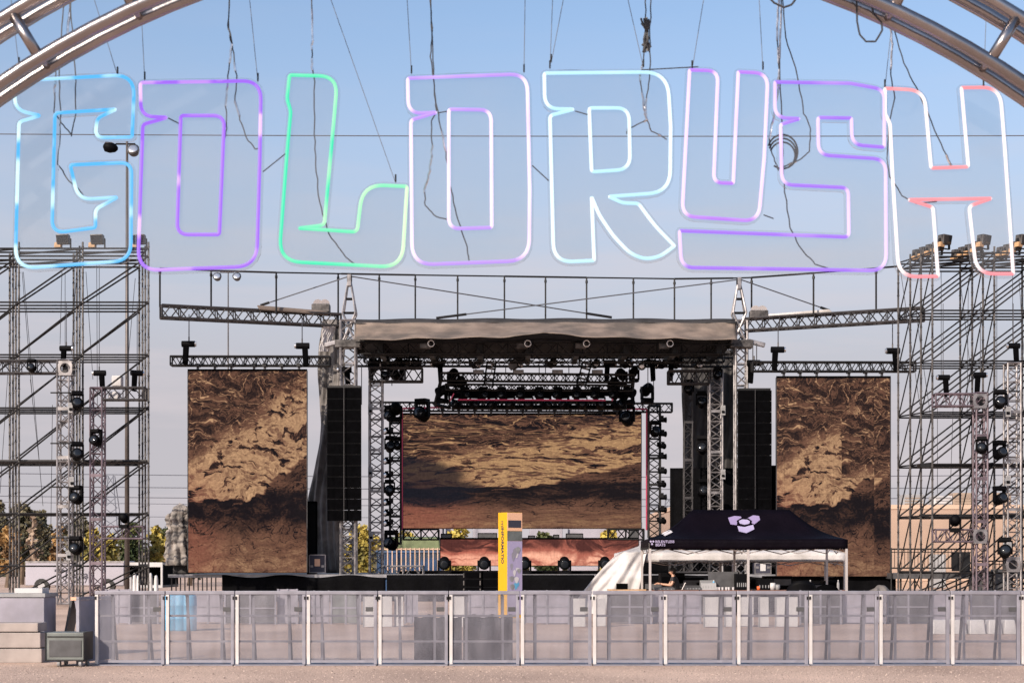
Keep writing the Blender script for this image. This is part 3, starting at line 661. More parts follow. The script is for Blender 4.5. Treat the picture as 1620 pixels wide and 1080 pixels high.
for xx in (x0 + 0.2, x1 - 0.07):
    for dy in (0.06, 0.44):
        o = MB().tube((xx - 0.02, D + dy, 0.055), (xx + 0.02, D + dy, 0.055), 0.055, 14).build('caster', M['midgrey'], t)
        MB().bb(xx - 0.03, xx + 0.03, D + dy - 0.03, D + dy + 0.03, 0.09, z0).build('bracket', M['galv_dark'], o)
# counter, blocks, sloping lamp table
D = 27.0
t = thing('grey_counter', (X(38, D), D, 0), 'lavender grey counter standing behind the pale blocks at the left edge', 'counter')
MB().bb(X(-60, D), X(70, D), D, D + 0.7, 0.0, Z(944, D)).build('front', M['lavgrey'], t, bevel=0.01)
MB().bb(X(-60, D), X(72, D), D - 0.03, D + 0.74, Z(944, D) + 0.002, Z(938, D)).build('top', M['midgrey'], t)
MB().bb(X(20, D), X(64, D), D + 0.1, D + 0.5, Z(938, D) + 0.003, Z(930, D)).build('tray', M['white'], t)
D = 25.6
for k, (a, b_, z0, z1, lab) in enumerate(((-40, 66, 0.0, 0.235, 'bottom'), (-30, 64, 0.25, 0.50, 'middle'), (-50, 60, 0.515, 0.66, 'topmost'))):
    single('concrete_slab', MB().bb(X(a, D), X(b_, D), D, D + 0.5, z0, z1), M['concrete'], lab + ' of the stacked pale slabs at the left edge', 'slab', 'stacked pale slabs', bevel=0.012)
D = 27.5
t = thing('folding_sign', (X(115, D), D, 0), 'brown A-frame board standing behind the wheeled case', 'A-frame board')
for s, mm in ((-1, 'darkgrey'), (1, 'lavgrey')):
    a = X(116, D) + s * 0.04; b_ = X(116, D) + s * 0.22
    MB().hull8([(b_ - .02, D, 0), (b_ + .02, D, 0), (b_ + .02, D + .5, 0), (b_ - .02, D + .5, 0)], [(a - .02, D, Z(950, D)), (a + .02, D, Z(950, D)), (a + .02, D + .5, Z(950, D)), (a - .02, D + .5, Z(950, D))]).build('board', M[mm], t)
MB().bb(X(112, D), X(127, D), D - .02, D + .3, Z(949, D), Z(944, D)).build('cap', M['peach'], t)

# ------------------------------------------------------------------ yellow totem
D = 47.0
cx = X(806, D); th = R(-33); zt_ = Z(810, D)
t = thing('information_totem', (cx, D, 0), 'tall yellow information pillar with a printed front panel', 'sign')
rot = Matrix.Rotation(R(33), 3, 'Z')
wf, df = 0.56, 0.50; ctr = Vector((cx + 0.02, D + 0.3, 0))
# yaw so the yellow flank shows at left and the print at right
def tb(x0, x1, y0, y1, z0, z1): return MB().box(ctr + rot @ Vector(((x0 + x1) / 2, (y0 + y1) / 2, 0)) + Vector((0, 0, (z0 + z1) / 2)), (x1 - x0, y1 - y0, z1 - z0), rot)
tb(-wf / 2, wf / 2, -df / 2, df / 2, 0, zt_).build('body', M['yellow'], t, bevel=0.015)
fy = -df / 2
tb(-wf / 2 + .012, wf / 2 - .012, fy - .012, fy - .002, zt_ - 0.56, zt_ - .01).build('header_panel', M['peach'], t)
tb(-wf / 2 + .04, wf / 2 - .06, fy - .02, fy - .013, zt_ - 0.46, zt_ - .24).build('screen', M['printdark'], t)
tb(-wf / 2 + .012, wf / 2 - .012, fy - .012, fy - .002, zt_ - 0.86, zt_ - .57).build('band', M['greenmetal'], t)
tb(-wf / 2 + .012, wf / 2 - .012, fy - .012, fy - .002, 0.1, zt_ - .87).build('print_panel', M['lavpale'], t)
pr = random.Random(3)
for k in range(16):
    x = pr.uniform(-.2, .16); z = pr.uniform(0.9, zt_ - 1.1); w_ = pr.uniform(.03, .09); h = pr.uniform(.08, .3)
    e = []
    for q in range(10):
        a = 2 * PI * q / 10; e.append(ctr + rot @ Vector((x + w_ * math.cos(a) * (1 + .3 * math.sin(3 * a)), fy - .014 - .0006 * k, 0)) + Vector((0, 0, z + h / 2 * math.sin(a))))
    MB().poly(e).build('print_shape', M[('lavgrey', 'bluebarrel', 'midgrey', 'whiteprint')[k % 4]], t)
# flank lettering, reading downward
fl = ctr + rot @ Vector((-wf / 2 - .004, 0, 0))
xa = Vector((0, 0, -1)); nrm = rot @ Vector((-1, 0, 0)); ya = nrm.cross(xa)
def flank(z, o=0): 
    m4 = Matrix(((xa.x, ya.x, nrm.x, fl.x), (xa.y, ya.y, nrm.y, fl.y), (xa.z, ya.z, nrm.z, z), (0, 0, 0, 1))); return m4
lettering('lettering', 'INFORMATIO', 0.185, M['printdark'], t, flank(Z(862, D)), 0.003, 1.0, 0.005)
lettering('symbol', 'm', 0.26, M['printdark'], t, flank(Z(828, D)), 0.003)

# ------------------------------------------------------------------ tents
def patch(a, b_, c, d, sag, nu=14, nv=10):
    a, b_, c, d = map(Vector, (a, b_, c, d)); n = (b_ - a).cross(d - a).normalized()
    if n.z < 0: n = -n
    def fn(u, v):
        p = a.lerp(b_, u).lerp(d.lerp(c, u), v); return p - Vector((0, 0, .17 * math.sin(PI * v))) - n * sag * math.sin(PI * u) ** 0.8 * math.sin(PI * v) + n * 0.012 * math.sin(u * 21) * math.sin(PI * v)
    return fn, nu, nv
def make_tent(D0, dep, pxl, pxr, zh, zr_, pk1, pk2, mroof, val, name, label, zleg):
    xl, xr = X(pxl, D0), X(pxr, D0); D1 = D0 + dep; Dm = D0 + dep / 2
    a = Vector((xl, D0, zh)); b_ = Vector((xr, D0, zh)); c = Vector((xr, D1, zh)); d = Vector((xl, D1, zh))
    p = Vector((pk1, Dm, zr_)); q = Vector((pk2, Dm, zr_))
    t = thing(name, (xl, D0, 0), label, 'canopy tent')
    mb = MB(); fs = []
    for (A, B, Cc, Dd) in ((a, b_, q, p), (b_, c, q + Vector((0, .01, 0)), q), (c, d, p, q), (d, a, p, p + Vector((0, .01, 0)))):
        fn, nu, nv = patch(A, B, Cc, Dd, 0.17 if (A.x == B.x) else 0.10); mb.grid(fn, nu, nv)
    roof = mb.build('roof', mroof, t, smooth=True, solid=0.008)
    for (A, B) in ((a, b_), (b_, c), (c, d), (d, a)):
        nn = (B - A).cross(Vector((0, 0, 1))).normalized() * 0.006
        vb = MB(); vb.grid(lambda u, v, A=A, B=B, nn=nn: A.lerp(B, u) + nn * (1 + 3 * math.sin(u * 40) * v) - Vector((0, 0, val * v + 0.03 * math.sin(PI * u) * v)), 30, 3)
        vb.build('valance', mroof, t, smooth=True, solid=0.006)
    legs = [(xl + .03, D0 + .03), (xr - .03, D0 + .03), (xl + .03, D1 - .03), (xr - .03, D1 - .03), ((xl + xr) / 2, D0 + .03), ((xl + xr) / 2, D1 - .03)]
    for (x, y) in legs:
        lg = MB().bb(x - .035, x + .035, y - .035, y + .035, 0, zh - val * 0.4).build('leg', M['shadegrey'], t, bevel=0.004)
        MB().bb(x - .075, x + .075, y - .075, y + .075, 0, 0.012).build('foot', M['galv'], lg)
    # scissor struts under the hem
    for (xa_, xb_, y) in (((xl), (xl + xr) / 2, D0 + .05), ((xl + xr) / 2, xr, D0 + .05), ((xl), (xl + xr) / 2, D1 - .05), ((xl + xr) / 2, xr, D1 - .05)):
        for k in range(2):
            u0 = xa_ + (xb_ - xa_) * k / 2; u1 = xa_ + (xb_ - xa_) * (k + 1) / 2
            MB().tube((u0, y, zh - .06), (u1, y + .02, zh - .42), 0.016, 5).tube((u0, y + .03, zh - .42), (u1, y + .03, zh - .06), 0.016, 5).build('scissor_strut', M['shadegrey'], t)
    for x in (xl + .05, (xl + xr) / 2, xr - .05):
        for (y0, y1) in ((D0, Dm), (Dm, D1)):
            MB().tube((x, y0, zh - .06), (x + .02, y1, zh - .42), 0.016, 5).tube((x + .03, y0, zh - .42), (x + .03, y1, zh - .06), 0.016, 5).build('scissor_strut', M['shadegrey'], t)
    for pk in (p, q): MB().tube(pk - Vector((0, 0, .75)), pk - Vector((0, 0, .02)), 0.025, 6).build('peak_post', M['shadegrey'], t)
    bv = BVHTree.FromPolygons(mb.v, mb.f)
    return t, bv
DT = 47.0
zh = Z(853, DT); zrg = Z(806, 48.5)
tb_, bv = make_tent(DT, 3.0, 1027, 1341, zh, zrg, X(1096, 48.5), X(1249, 48.5), M['tentblack'], 0.27, 'black_canopy_tent', 'black pop-up canopy with a lavender hexagon emblem on its roof', 0)
eye = Vector((0, 0, EYE))
def on(px, py, bvh, lift=0.02):
    d = (P(px, py, 10) - eye).normalized(); h = bvh.ray_cast(eye, d)
    if h[0] is None: return P(px, py, 48)
    n = h[1] if h[1].dot(d) < 0 else -h[1]
    return h[0] + n * lift
def decal(name, pts, m, bvh, parent, lift=0.015):
    # dense triangulated outline laid on the cloth
    o = []
    n = len(pts)
    for i in range(n):
        a = Vector(pts[i]); b_ = Vector(pts[(i + 1) % n])
        for k in range(4): o.append(a.lerp(b_, k / 4))
    c = sum(o, Vector((0, 0))) / len(o); mb = MB(); rings = 4; vs = []
    for r_ in range(rings + 1):
        for q in o: vs.append(on(*(c.lerp(q, r_ / rings)), bvh, lift))
    mb.v = vs; k = len(o)
    for r_ in range(rings):
        for i in range(k): mb.f.append((r_ * k + i, r_ * k + (i + 1) % k, (r_ + 1) * k + (i + 1) % k, (r_ + 1) * k + i))
    return mb.build(name, m, parent, solid=0.003)
Q = lambda x, y: (940 + x / 3.6, 780 + y / 3.6)   # from the enlarged view of the tent
decal('emblem', [Q(762, 140), Q(800, 130), Q(834, 133), Q(843, 146), Q(815, 160), Q(812, 182), Q(776, 178)], M['lavender'], bv, tb_)
decal('emblem', [Q(862, 148), Q(905, 126), Q(938, 130), Q(945, 152), Q(912, 178), Q(898, 172), Q(892, 158)], M['lavender'], bv, tb_)
decal('emblem', [Q(815, 187), Q(857, 193), Q(905, 180), Q(912, 206), Q(868, 228), Q(824, 218)], M['lavpale'], bv, tb_)
decal('emblem', [Q(811, 158), Q(838, 141), Q(878, 144), Q(899, 160), Q(893, 178), Q(857, 193), Q(816, 180)], M['tentblack'], bv, tb_, 0.022)
decal('emblem', [Q(823, 160), Q(842, 151), Q(873, 153), Q(887, 163), Q(882, 176), Q(856, 182), Q(828, 175)], M['lavpale'], bv, tb_, 0.03)
decal('emblem', [(1046, 844), (1060, 838), (1064, 842), (1052, 848)], M['whiteprint'], bv, tb_)
vx = lambda px: X(px, DT); vm = lambda px, py: Matrix.Translation((vx(px), DT - 0.045, Z(py, DT))) @ Matrix.Rotation(R(90), 4, 'X')
lettering('lettering', 'RELENTLESS', 0.108, M['lavpale'], tb_, vm(1051.5, 856.5), 0.002, 1.0, 0.002)
lettering('lettering', 'BEATS', 0.108, M['lavpale'], tb_, vm(1044.5, 861.6), 0.002, 1.0, 0.002)
for (ax, ay) in ((1029.3, 856), (1033.3, 856), (1031.3, 860)):
    MB().poly([(vx(ax) + (.034) * math.cos(R(60 * k)), DT - .043, Z(ay, DT) + .034 * math.sin(R(60 * k))) for k in range(6)]).build('emblem', M['lavpale'], tb_)
# white tent behind
DW = 51.0
tw, bvw = make_tent(DW, 3.2, 982, 1338, Z(874, DW), Z(826, DW + 1.6), X(1075, DW + 1.6), X(1240, DW + 1.6), M['whitecloth'], 0.28, 'white_canopy_tent', 'white pop-up canopy half hidden behind the black one', 0)
# hanging sheet at its left
def sheet(u, v):
    xt = X(984 + 40 * u, DW - 0.1); xb = X(896 + 110 * u, DW - 0.9)
    s = v ** 0.8; k = math.sin(u * 26 + v * 4 + 2 * math.sin(v * 3)) * 0.09 * v + math.sin(u * 9) * 0.07 + .16 * v * noise.noise(Vector((u * 5, v * 6, 1)))
    return (xt + (xb - xt) * s, DW - 0.1 - 0.75 * v + k, Z(872, DW) * (1 - v) + 0.02 * v)
single('hanging_sheet', MB().grid(sheet, 70, 36), M['whitecloth'], 'creased white sheet draped from the left corner of the white canopy', 'sheet', smooth=True, solid=0.01)

# tables under the tent
def table(name, xa, xb, y0, y1, z, mtop, label, grp):
    t = thing(name, ((xa + xb) / 2, (y0 + y1) / 2, 0), label, 'table', grp)
    MB().bb(xa, xb, y0, y1, z - 0.035, z).build('table_top', mtop, t, bevel=0.006)
    for x in (xa + .08, xb - .08):
        for y in (y0 + .06, y1 - .06): MB().tube((x, y, 0), (x, y, z - .036), 0.018, 6).build('leg', M['galv'], t)
    return t
ty0, ty1 = 47.35, 48.05; TZ = 0.84
tables = [(962, 1022, 'wood', 'plywood table sticking out left of the black canopy'), (1026, 1105, 'brownwood', 'brown table the seated person works at'), (1107, 1182, 'brownwood', 'brown table left of the middle canopy leg'), (1187, 1262, 'brownwood', 'brown table right of the middle canopy leg'), (1265, 1338, 'brownwood', 'brown table at the right end under the black canopy')]
for (a, b_, mm, lab) in tables: table('folding_table', X(a, 47.5), X(b_, 47.5), ty0, ty1, TZ + (0.02 if mm == 'wood' else 0), M[mm], lab, 'tables under the canopy')
def on_table(px, w_, h, d, y=47.6, zz=TZ): return (X(px, y) - w_ / 2, X(px, y) + w_ / 2, y - d / 2, y + d / 2, zz, zz + h)
def gear(name, px, w_, h, d, m, label, cat, parts=True, y=47.6, grp='gear on the canopy tables', slope=0.0):
    x0, x1, y0, y1, z0, z1 = on_table(px, w_, h, d, y)
    t = thing(name, (X(px, y), y, z0), label, cat, grp)
    MB().hull8([(x0, y0, z0), (x1, y0, z0), (x1, y1, z0), (x0, y1, z0)], [(x0, y0, z0 + h * (1 - slope)), (x1, y0, z0 + h * (1 - slope)), (x1, y1, z1), (x0, y1, z1)]).build('case', m, t, bevel=0.008)
    if parts:
        for k in range(5):
            fx = x0 + (x1 - x0) * (k + .7) / 5.6; MB().bb(fx - .012, fx + .012, y0 - .008, y0 - .001, z0 + h * .2, z0 + h * .45).build('slider', M['midgrey'], t)
    return t
gear('mixing_desk', 1050, 0.62, 0.10, 0.5, M['darkgrey'], 'dark mixing desk in front of the seated person', 'mixing desk', slope=0.45)
gear('lighting_desk', 1096, 0.5, 0.14, 0.45, M['darkgrey'], 'dark sloped lighting desk behind the folding chair', 'lighting desk', slope=0.5)
gear('stage_monitor', 1120, 0.46, 0.30, 0.4, M['hvacgrey'], 'grey boxy monitor beside a blue bottle', 'monitor', slope=0.3)
gear('flat_screen', 1144, 0.92, 0.56, 0.08, M['darkgrey'], 'wide dark flat screen left of the middle canopy leg', 'screen', parts=False, y=47.9)
gear('black_rack', 1172, 0.36, 0.50, 0.4, M['black'], 'black equipment rack left of the middle leg', 'rack')
gear('black_bag', 984, 0.34, 0.20, 0.3, M['blackmatte'], 'black bag on the plywood table', 'bag', parts=False)
gear('equipment_box', 1210, 0.5, 0.34, 0.4, M['black'], 'black equipment box right of the middle canopy leg', 'box')
for (px, w_, h, mm, nm, lab) in [(1200, .13, .12, 'orange', 'plastic_tub', 'bright orange tub right beside the middle canopy leg'), (1213, .1, .16, 'whiteprint', 'paper_cup', 'white paper cup on the right brown table'), (1222, .2, .22, 'white', 'paper_bag', 'crumpled white bag on the right brown table'), (1230, .16, .17, 'midgrey', 'tin', 'grey tin beside the crumpled white bag')]:
    x0, x1, y0, y1, z0, z1 = on_table(px, w_, h, .16, 47.45)
    single(nm, MB().lathe([(w_ / 2 * .8, 0), (w_ / 2, h * .5), (w_ / 2 * .9, h)], 10, Matrix.Translation((X(px, 47.45), 47.45, TZ))), M[mm], lab, nm.replace('_', ' '), 'small things on the canopy tables', smooth=True)
for i, (px, lab) in enumerate(((1129, 'clear blue water bottle beside the grey monitor'), (1282, 'water bottle on the table right of the armchairs'), (1326, 'water bottle near the right canopy leg'))):
    t = thing('water_bottle', (X(px, 47.5), 47.5, TZ), lab, 'bottle', 'bottles on the canopy tables')
    MB().lathe([(0.04, 0), (0.042, .02), (0.042, .2), (0.03, .24), (0.015, .27), (0.015, .28)], 10, Matrix.Translation((X(px, 47.5), 47.5, TZ))).build('bottle_body', M['bluebarrel' if i == 0 else 'midgrey'], t, smooth=True)
    MB().lathe([(0.017, 0), (0.017, .03)], 8, Matrix.Translation((X(px, 47.5), 47.5, TZ + .281))).build('cap', M['white'], t)
for i, px in enumerate((1134, 1138, 1143, 1149, 1153, 1160)):
    single('cup', MB().lathe([(0.025, 0), (0.035, .09)], 8, Matrix.Translation((X(px, 47.45), 47.45, TZ))), M['whiteprint'], 'small white cup on the table, %s before the dark flat screen' % ('first', 'second', 'third', 'fourth', 'fifth', 'sixth')[i], 'cup', 'cups before the flat screen')
for i, (px, w_, h_) in enumerate(((1040, .9, 1.05), (1064, .8, 1.35), (1092, .9, 1.2), (1124, 1.0, 1.1), (1160, .9, 1.3), (1196, .8, 1.15), (1232, .9, 1.25), (1262, .7, 1.0), (1290, .9, 1.0), (1318, .6, 1.1))):
    D = 50.0; x_ = X(px, D); t = thing('equipment_rack', (x_, D, 0), '%s dark equipment rack from the left at the back of the canopies' % ['first', 'second', 'third', 'fourth', 'fifth', 'sixth', 'seventh', 'eighth', 'ninth', 'tenth'][i], 'rack', 'dark racks at the back of the canopies')
    MB().bb(x_ - w_ / 2, x_ + w_ / 2, D, D + .6, .08, h_).build('body', M['black'], t, bevel=.015)
    for q in range(4): MB().bb(x_ - w_ / 2 + .05, x_ + w_ / 2 - .05, D - .012, D - .002, .2 + q * h_ * .2, .2 + q * h_ * .2 + h_ * .16).build('rack_unit', M['darkgrey' if (q + i) % 2 else 'blackmatte'], t)
    for dx in (-1, 1): MB().tube((x_ + dx * w_ * .4, D + .1, 0), (x_ + dx * w_ * .4, D + .1, .079), .035, 8).build('caster', M['rubber'], t)
# chairs (tub chairs behind table at right, white seat shell)
def tubchair(px, D, mm, lab, s=1.0):
    t = thing('tub_chair', (X(px, D), D, 0), lab, 'chair', 'chairs under the canopy')
    x = X(px, D)
    def sh(u, v):
        a = PI * (1.15 * u - 0.075); r_ = 0.34 * s * (1 - 0.1 * (1 - v)); return (x - r_ * math.cos(a) * 1.05, D - r_ * math.sin(a) * 0.8, 0.42 + v * (0.58 * math.sin(a) ** 0.35 if math.sin(a) > 0 else 0) * s)
    MB().grid(sh, 18, 6).build('backrest', M[mm], t, smooth=True, solid=0.05)
    MB().lathe([(0.30 * s, 0.38), (0.32 * s, 0.42), (0.3 * s, 0.47)], 14, Matrix.Translation((x, D, 0))).build('seat', M['blackmatte'], t, smooth=True)
    for (dx, dy) in ((-.2, -.2), (.2, -.2), (-.2, .2), (.2, .2)): MB().tube((x + dx * 1.2, D + dy * 1.2, 0), (x + dx, D + dy, .39), 0.015, 6).build('leg', M['galv_dark'], t)
tubchair(1267, 46.6, 'black', 'black rounded chair with a pale left edge before the right table', 1.25)
tubchair(1306, 46.3, 'blackmatte', 'low black rounded chair near the right canopy leg', 1.05)
single('cushion', MB().box(Vector((X(1252, 46.6), 46.55, 0.80)), (0.16, 0.3, 0.34), Matrix.Rotation(R(20), 3, 'Y')), M['whitecloth'], 'cream cloth hanging on the arm of the black rounded chair', 'cloth', bevel=0.05)
# folding chair of the person
def folding_chair(px, D, lab):
    x = X(px, D); t = thing('folding_chair', (x, D, 0), lab, 'chair', 'chairs under the canopy')
    MB().bb(x - .22, x + .2, D - .22, D + .22, .44, .47).build('seat', M['darkgrey'], t, bevel=.01)
    MB().hull8([(x + .19, D - .22, .6), (x + .22, D - .22, .6), (x + .22, D + .22, .6), (x + .19, D + .22, .6)], [(x + .29, D - .2, 1.04), (x + .32, D - .2, 1.04), (x + .32, D + .2, 1.04), (x + .29, D + .2, 1.04)]).build('backrest', M['darkgrey'], t, bevel=.01)
    for s in (-1, 1):
        y = D + s * .23
        MB().tube((x - .22, y, 0), (x + .3, y, 1.06), 0.013, 6).build('leg', M['alu'], t); MB().tube((x + .24, y, 0), (x - .16, y, .46), 0.013, 6).build('leg', M['alu'], t)
    return t
PX = 1068; PD = 48.55
folding_chair(PX, PD, 'grey folding chair under the seated person')

# ------------------------------------------------------------------ the seated person (skin modifier)
def skin_obj(name, verts, edges, radii, m, parent, sub=2, root=0):
    me = bpy.data.meshes.new(name)
    off = Vector((0, 0, 0)); q = parent
    while q is not None: off += q.location; q = q.parent
    me.from_pydata([tuple(Vector(v) - off) for v in verts], edges, []); o = bpy.data.objects.new(name, me); COL.objects.link(o); o.parent = parent
    sk_ = o.modifiers.new('skin', 'SKIN'); sk_.use_smooth_shade = True
    for i, r_ in enumerate(radii):
        o.data.skin_vertices[0].data[i].radius = (r_, r_) if not isinstance(r_, tuple) else r_
    for i in range(len(radii)): o.data.skin_vertices[0].data[i].use_root = (i == root)
    s2 = o.modifiers.new('sub', 'SUBSURF'); s2.levels = sub; s2.render_levels = sub
    me.materials.append(m)
    return o
def bake(o):
    dg = bpy.context.evaluated_depsgraph_get(); dg.update(); me = bpy.data.meshes.new_from_object(o.evaluated_get(dg)); o.modifiers.clear(); o.data = me; return o
bx, by = X(PX, PD), PD
pt = thing('person', (bx, by, 0), 'person in a black t-shirt seated facing left, forearm reaching over the desk', 'person')
def pp(x, y, z):
    k = min(1.0, max(0.0, (z - .62) / .25)) if z < 1.26 else max(0.0, (1.34 - z) / .08) if z < 1.34 else 0.0
    return Vector((bx + x, by + y, z + .075 * k))
# body: pelvis .55, chest 1.02, shoulders 1.16, head 1.36 ; facing -x
V_ = [pp(0.02, 0, .56), pp(0.02, 0, .74), pp(0.0, 0, .94), pp(-.02, 0, 1.08), pp(-.05, 0, 1.18), pp(-.08, 0, 1.27),            # 0-5 spine to neck
      pp(-.03, -.19, 1.10), pp(-.15, -.24, .90), pp(-.40, -.18, .93), pp(-.47, -.165, .95),                                          # 6-9 near arm
      pp(-.03, .19, 1.10), pp(-.16, .25, .90), pp(-.40, .17, .93), pp(-.47, .155, .95),                                            # 10-13 far arm
      pp(-.03, -.1, .53), pp(-.44, -.13, .52), pp(-.40, -.13, .10), pp(-.55, -.13, .05),                                           # 14-17 near leg
      pp(-.03, .1, .53), pp(-.44, .13, .52), pp(-.36, .13, .10), pp(-.51, .13, .05),                                               # 18-21
      pp(-.09, 0, 1.34), pp(-.10, 0, 1.42), pp(-.09, 0, 1.475)]
E_ = [(0, 1), (1, 2), (2, 3), (3, 4), (4, 5), (3, 6), (6, 7), (7, 8), (8, 9), (3, 10), (10, 11), (11, 12), (12, 13), (0, 14), (14, 15), (15, 16), (16, 17), (0, 18), (18, 19), (19, 20), (20, 21), (5, 22), (22, 23), (23, 24)]
r_ = [.14, .12, .14, .13, .07, .052, .062, .045, .032, .026, .062, .045, .032, .026, .085, .06, .042, .035, .085, .06, .042, .035, .078, .104, .075]
bake(skin_obj('body', V_, E_, r_, M['skin'], pt))
hd = pp(-.10, 0, 1.40)
def ell(c, r3, n=14, m_=10, shape=None):
    mb = MB()
    def fn(u, v):
        a = 2 * PI * u; b2 = PI * (v - .5); p = Vector((math.cos(b2) * math.cos(a) * r3[0], math.cos(b2) * math.sin(a) * r3[1], math.sin(b2) * r3[2])); return Vector(c) + (shape(p) if shape else p)
    return mb.grid(fn, n, m_)
ell(hd + Vector((.012, 0, .045)), (.108, .094, .085)).build('hair', M['hair'], pt, smooth=True)
ell(hd + Vector((.055, 0, -.0)), (.072, .088, .095)).build('hair', M['hair'], pt, smooth=True)
MB().hull8([hd + Vector((-.10, -.014, -.04)), hd + Vector((-.07, -.014, -.045)), hd + Vector((-.07, .014, -.045)), hd + Vector((-.10, .014, -.04))], [hd + Vector((-.078, -.006, .01)), hd + Vector((-.07, -.006, .01)), hd + Vector((-.07, .006, .01)), hd + Vector((-.078, .006, .01))]).build('nose', M['skin'], pt)
for s in (-1, 1):
    ell(hd + Vector((.0, s * .083, -.02)), (.018, .01, .03), 8, 6).build('ear', M['skin'], pt, smooth=True)
    ell(hd + Vector((-.078, s * .032, .0)), (.008, .012, .007), 8, 6).build('eye', M['printdark'], pt, smooth=True)
MB().box(hd + Vector((-.082, 0, -.068)), (.01, .045, .01)).build('mouth', M['brownwood'], pt)
# t-shirt
sv = [pp(0.02, 0, .60), pp(0.02, 0, .76), pp(0.0, 0, .95), pp(-.02, 0, 1.08), pp(-.045, 0, 1.155), pp(-.03, -.19, 1.10), pp(-.11, -.225, .98), pp(-.03, .19, 1.10), pp(-.11, .225, .98)]
bake(skin_obj('t_shirt', sv, [(0, 1), (1, 2), (2, 3), (3, 4), (3, 5), (5, 6), (3, 7), (7, 8)], [.165, .145, .165, .155, .095, .085, .068, .085, .068], M['tee'], pt))
tv = [pp(0.02, 0, .58), pp(-.04, -.1, .54), pp(-.44, -.13, .53), pp(-.40, -.13, .13), pp(-.04, .1, .54), pp(-.44, .13, .53), pp(-.36, .13, .13)]
bake(skin_obj('trousers', tv, [(0, 1), (1, 2), (2, 3), (0, 4), (4, 5), (5, 6)], [.15, .10, .078, .06, .10, .078, .06], M['printdark'], pt))
# hands: palm + fingers
for s in (-1, 1):
    hx, hy, hz = -.47, s * .16 , .95
    hv = [pp(hx, hy, hz), pp(hx - .06, hy, hz + .002), pp(hx - .09, hy, hz)]; he = [(0, 1), (1, 2)]; hr = [.026, (.022, .034), (.018, .034)]
    for k, (dy, L) in enumerate(((-.03, .062), (-.01, .072), (.01, .068), (.03, .052))):
        i = len(hv); hv += [pp(hx - .11, hy + dy, hz), pp(hx - .11 - L * .5, hy + dy * 1.15, hz - .008 - .003 * k), pp(hx - .11 - L, hy + dy * 1.2, hz - .03)]
        he += [(2, i), (i, i + 1), (i + 1, i + 2)]; hr += [.0095, .009, .0075]
    i = len(hv); hv += [pp(hx - .045, hy - s * .045, hz - .005), pp(hx - .08, hy - s * .062, hz - .018)]; he += [(0, i), (i, i + 1)]; hr += [.012, .009]
    bake(skin_obj('hand', hv, he, hr, M['skin'], pt))
# second crew member bent low in the dark: only dark cap-like shape shows -> equipment fan
# ------------------------------------------------------------------ stage
SD = 68.0
zdk = Z(908, SD)
t = thing('stage_platform', (0, SD, 0), 'long low black stage platform with a pale metal edge', 'stage')
MB().bb(X(266, SD), X(1420, SD), SD + .02, SD + 14, zdk - .12, zdk - 0.004).build('deck', M['deck'], t)
MB().bb(X(266, SD), X(1420, SD), SD - .04, SD + .016, zdk - .14, zdk).build('edge_rail', M['deckedge'], t)
for px in list(range(270, 345, 7)) + [1412, 1418]:
    MB().tube((X(px, SD), SD + .2, 0), (X(px, SD), SD + .2, zdk - .14), 0.03, 6).build('leg', M['galv'], t)
for k in range(24):
    px = 360 + k * 44; MB().tube((X(px, SD), SD + 3.2, 0), (X(px, SD), SD + 3.2, zdk - .14), 0.03, 6).build('leg', M['galv'], t)
def drape(xa, xb, D, z0, z1, fold, amp=.06, swag=0, seed=0):
    n = max(20, int((xb - xa) * 9))
    return MB().grid(lambda u, v: (xa + (xb - xa) * u, D + amp * math.sin(u * (xb - xa) * fold + 2 * math.sin(u * 9 + seed)) * (1 - .5 * v) , z0 + (z1 - z0) * v - swag * (math.sin(u * (xb - xa) * 1.1 + seed) ** 2) * v), n, 6)
for (a, b_, lab, sw) in ((352, 610, 'swagged black skirt along the left of the stage front', .12), (612, 940, 'flat black skirt along the middle of the stage front', 0.0), (942, 1180, 'black skirt of the stage behind the canopies', 0.03), (1182, 1416, 'swagged dark skirt at the right of the stage front', .12)):
    single('stage_skirt', drape(X(a, SD), X(b_, SD), SD - .12, 0.01, zdk - .02, 5, .05, sw, a), M['blackcloth'], lab, 'stage skirt', 'skirts along the stage front', smooth=True, solid=0.01)
# raised rear platform under lower screen
DC = 76.0
single('rear_platform', MB().bb(X(640, DC), X(1120, DC), DC - 4.2, DC + 4, zdk + 0.004, Z(903, DC - 4)), M['blackmatte'], 'low black riser in front of the lower screen', 'riser', bevel=.02)

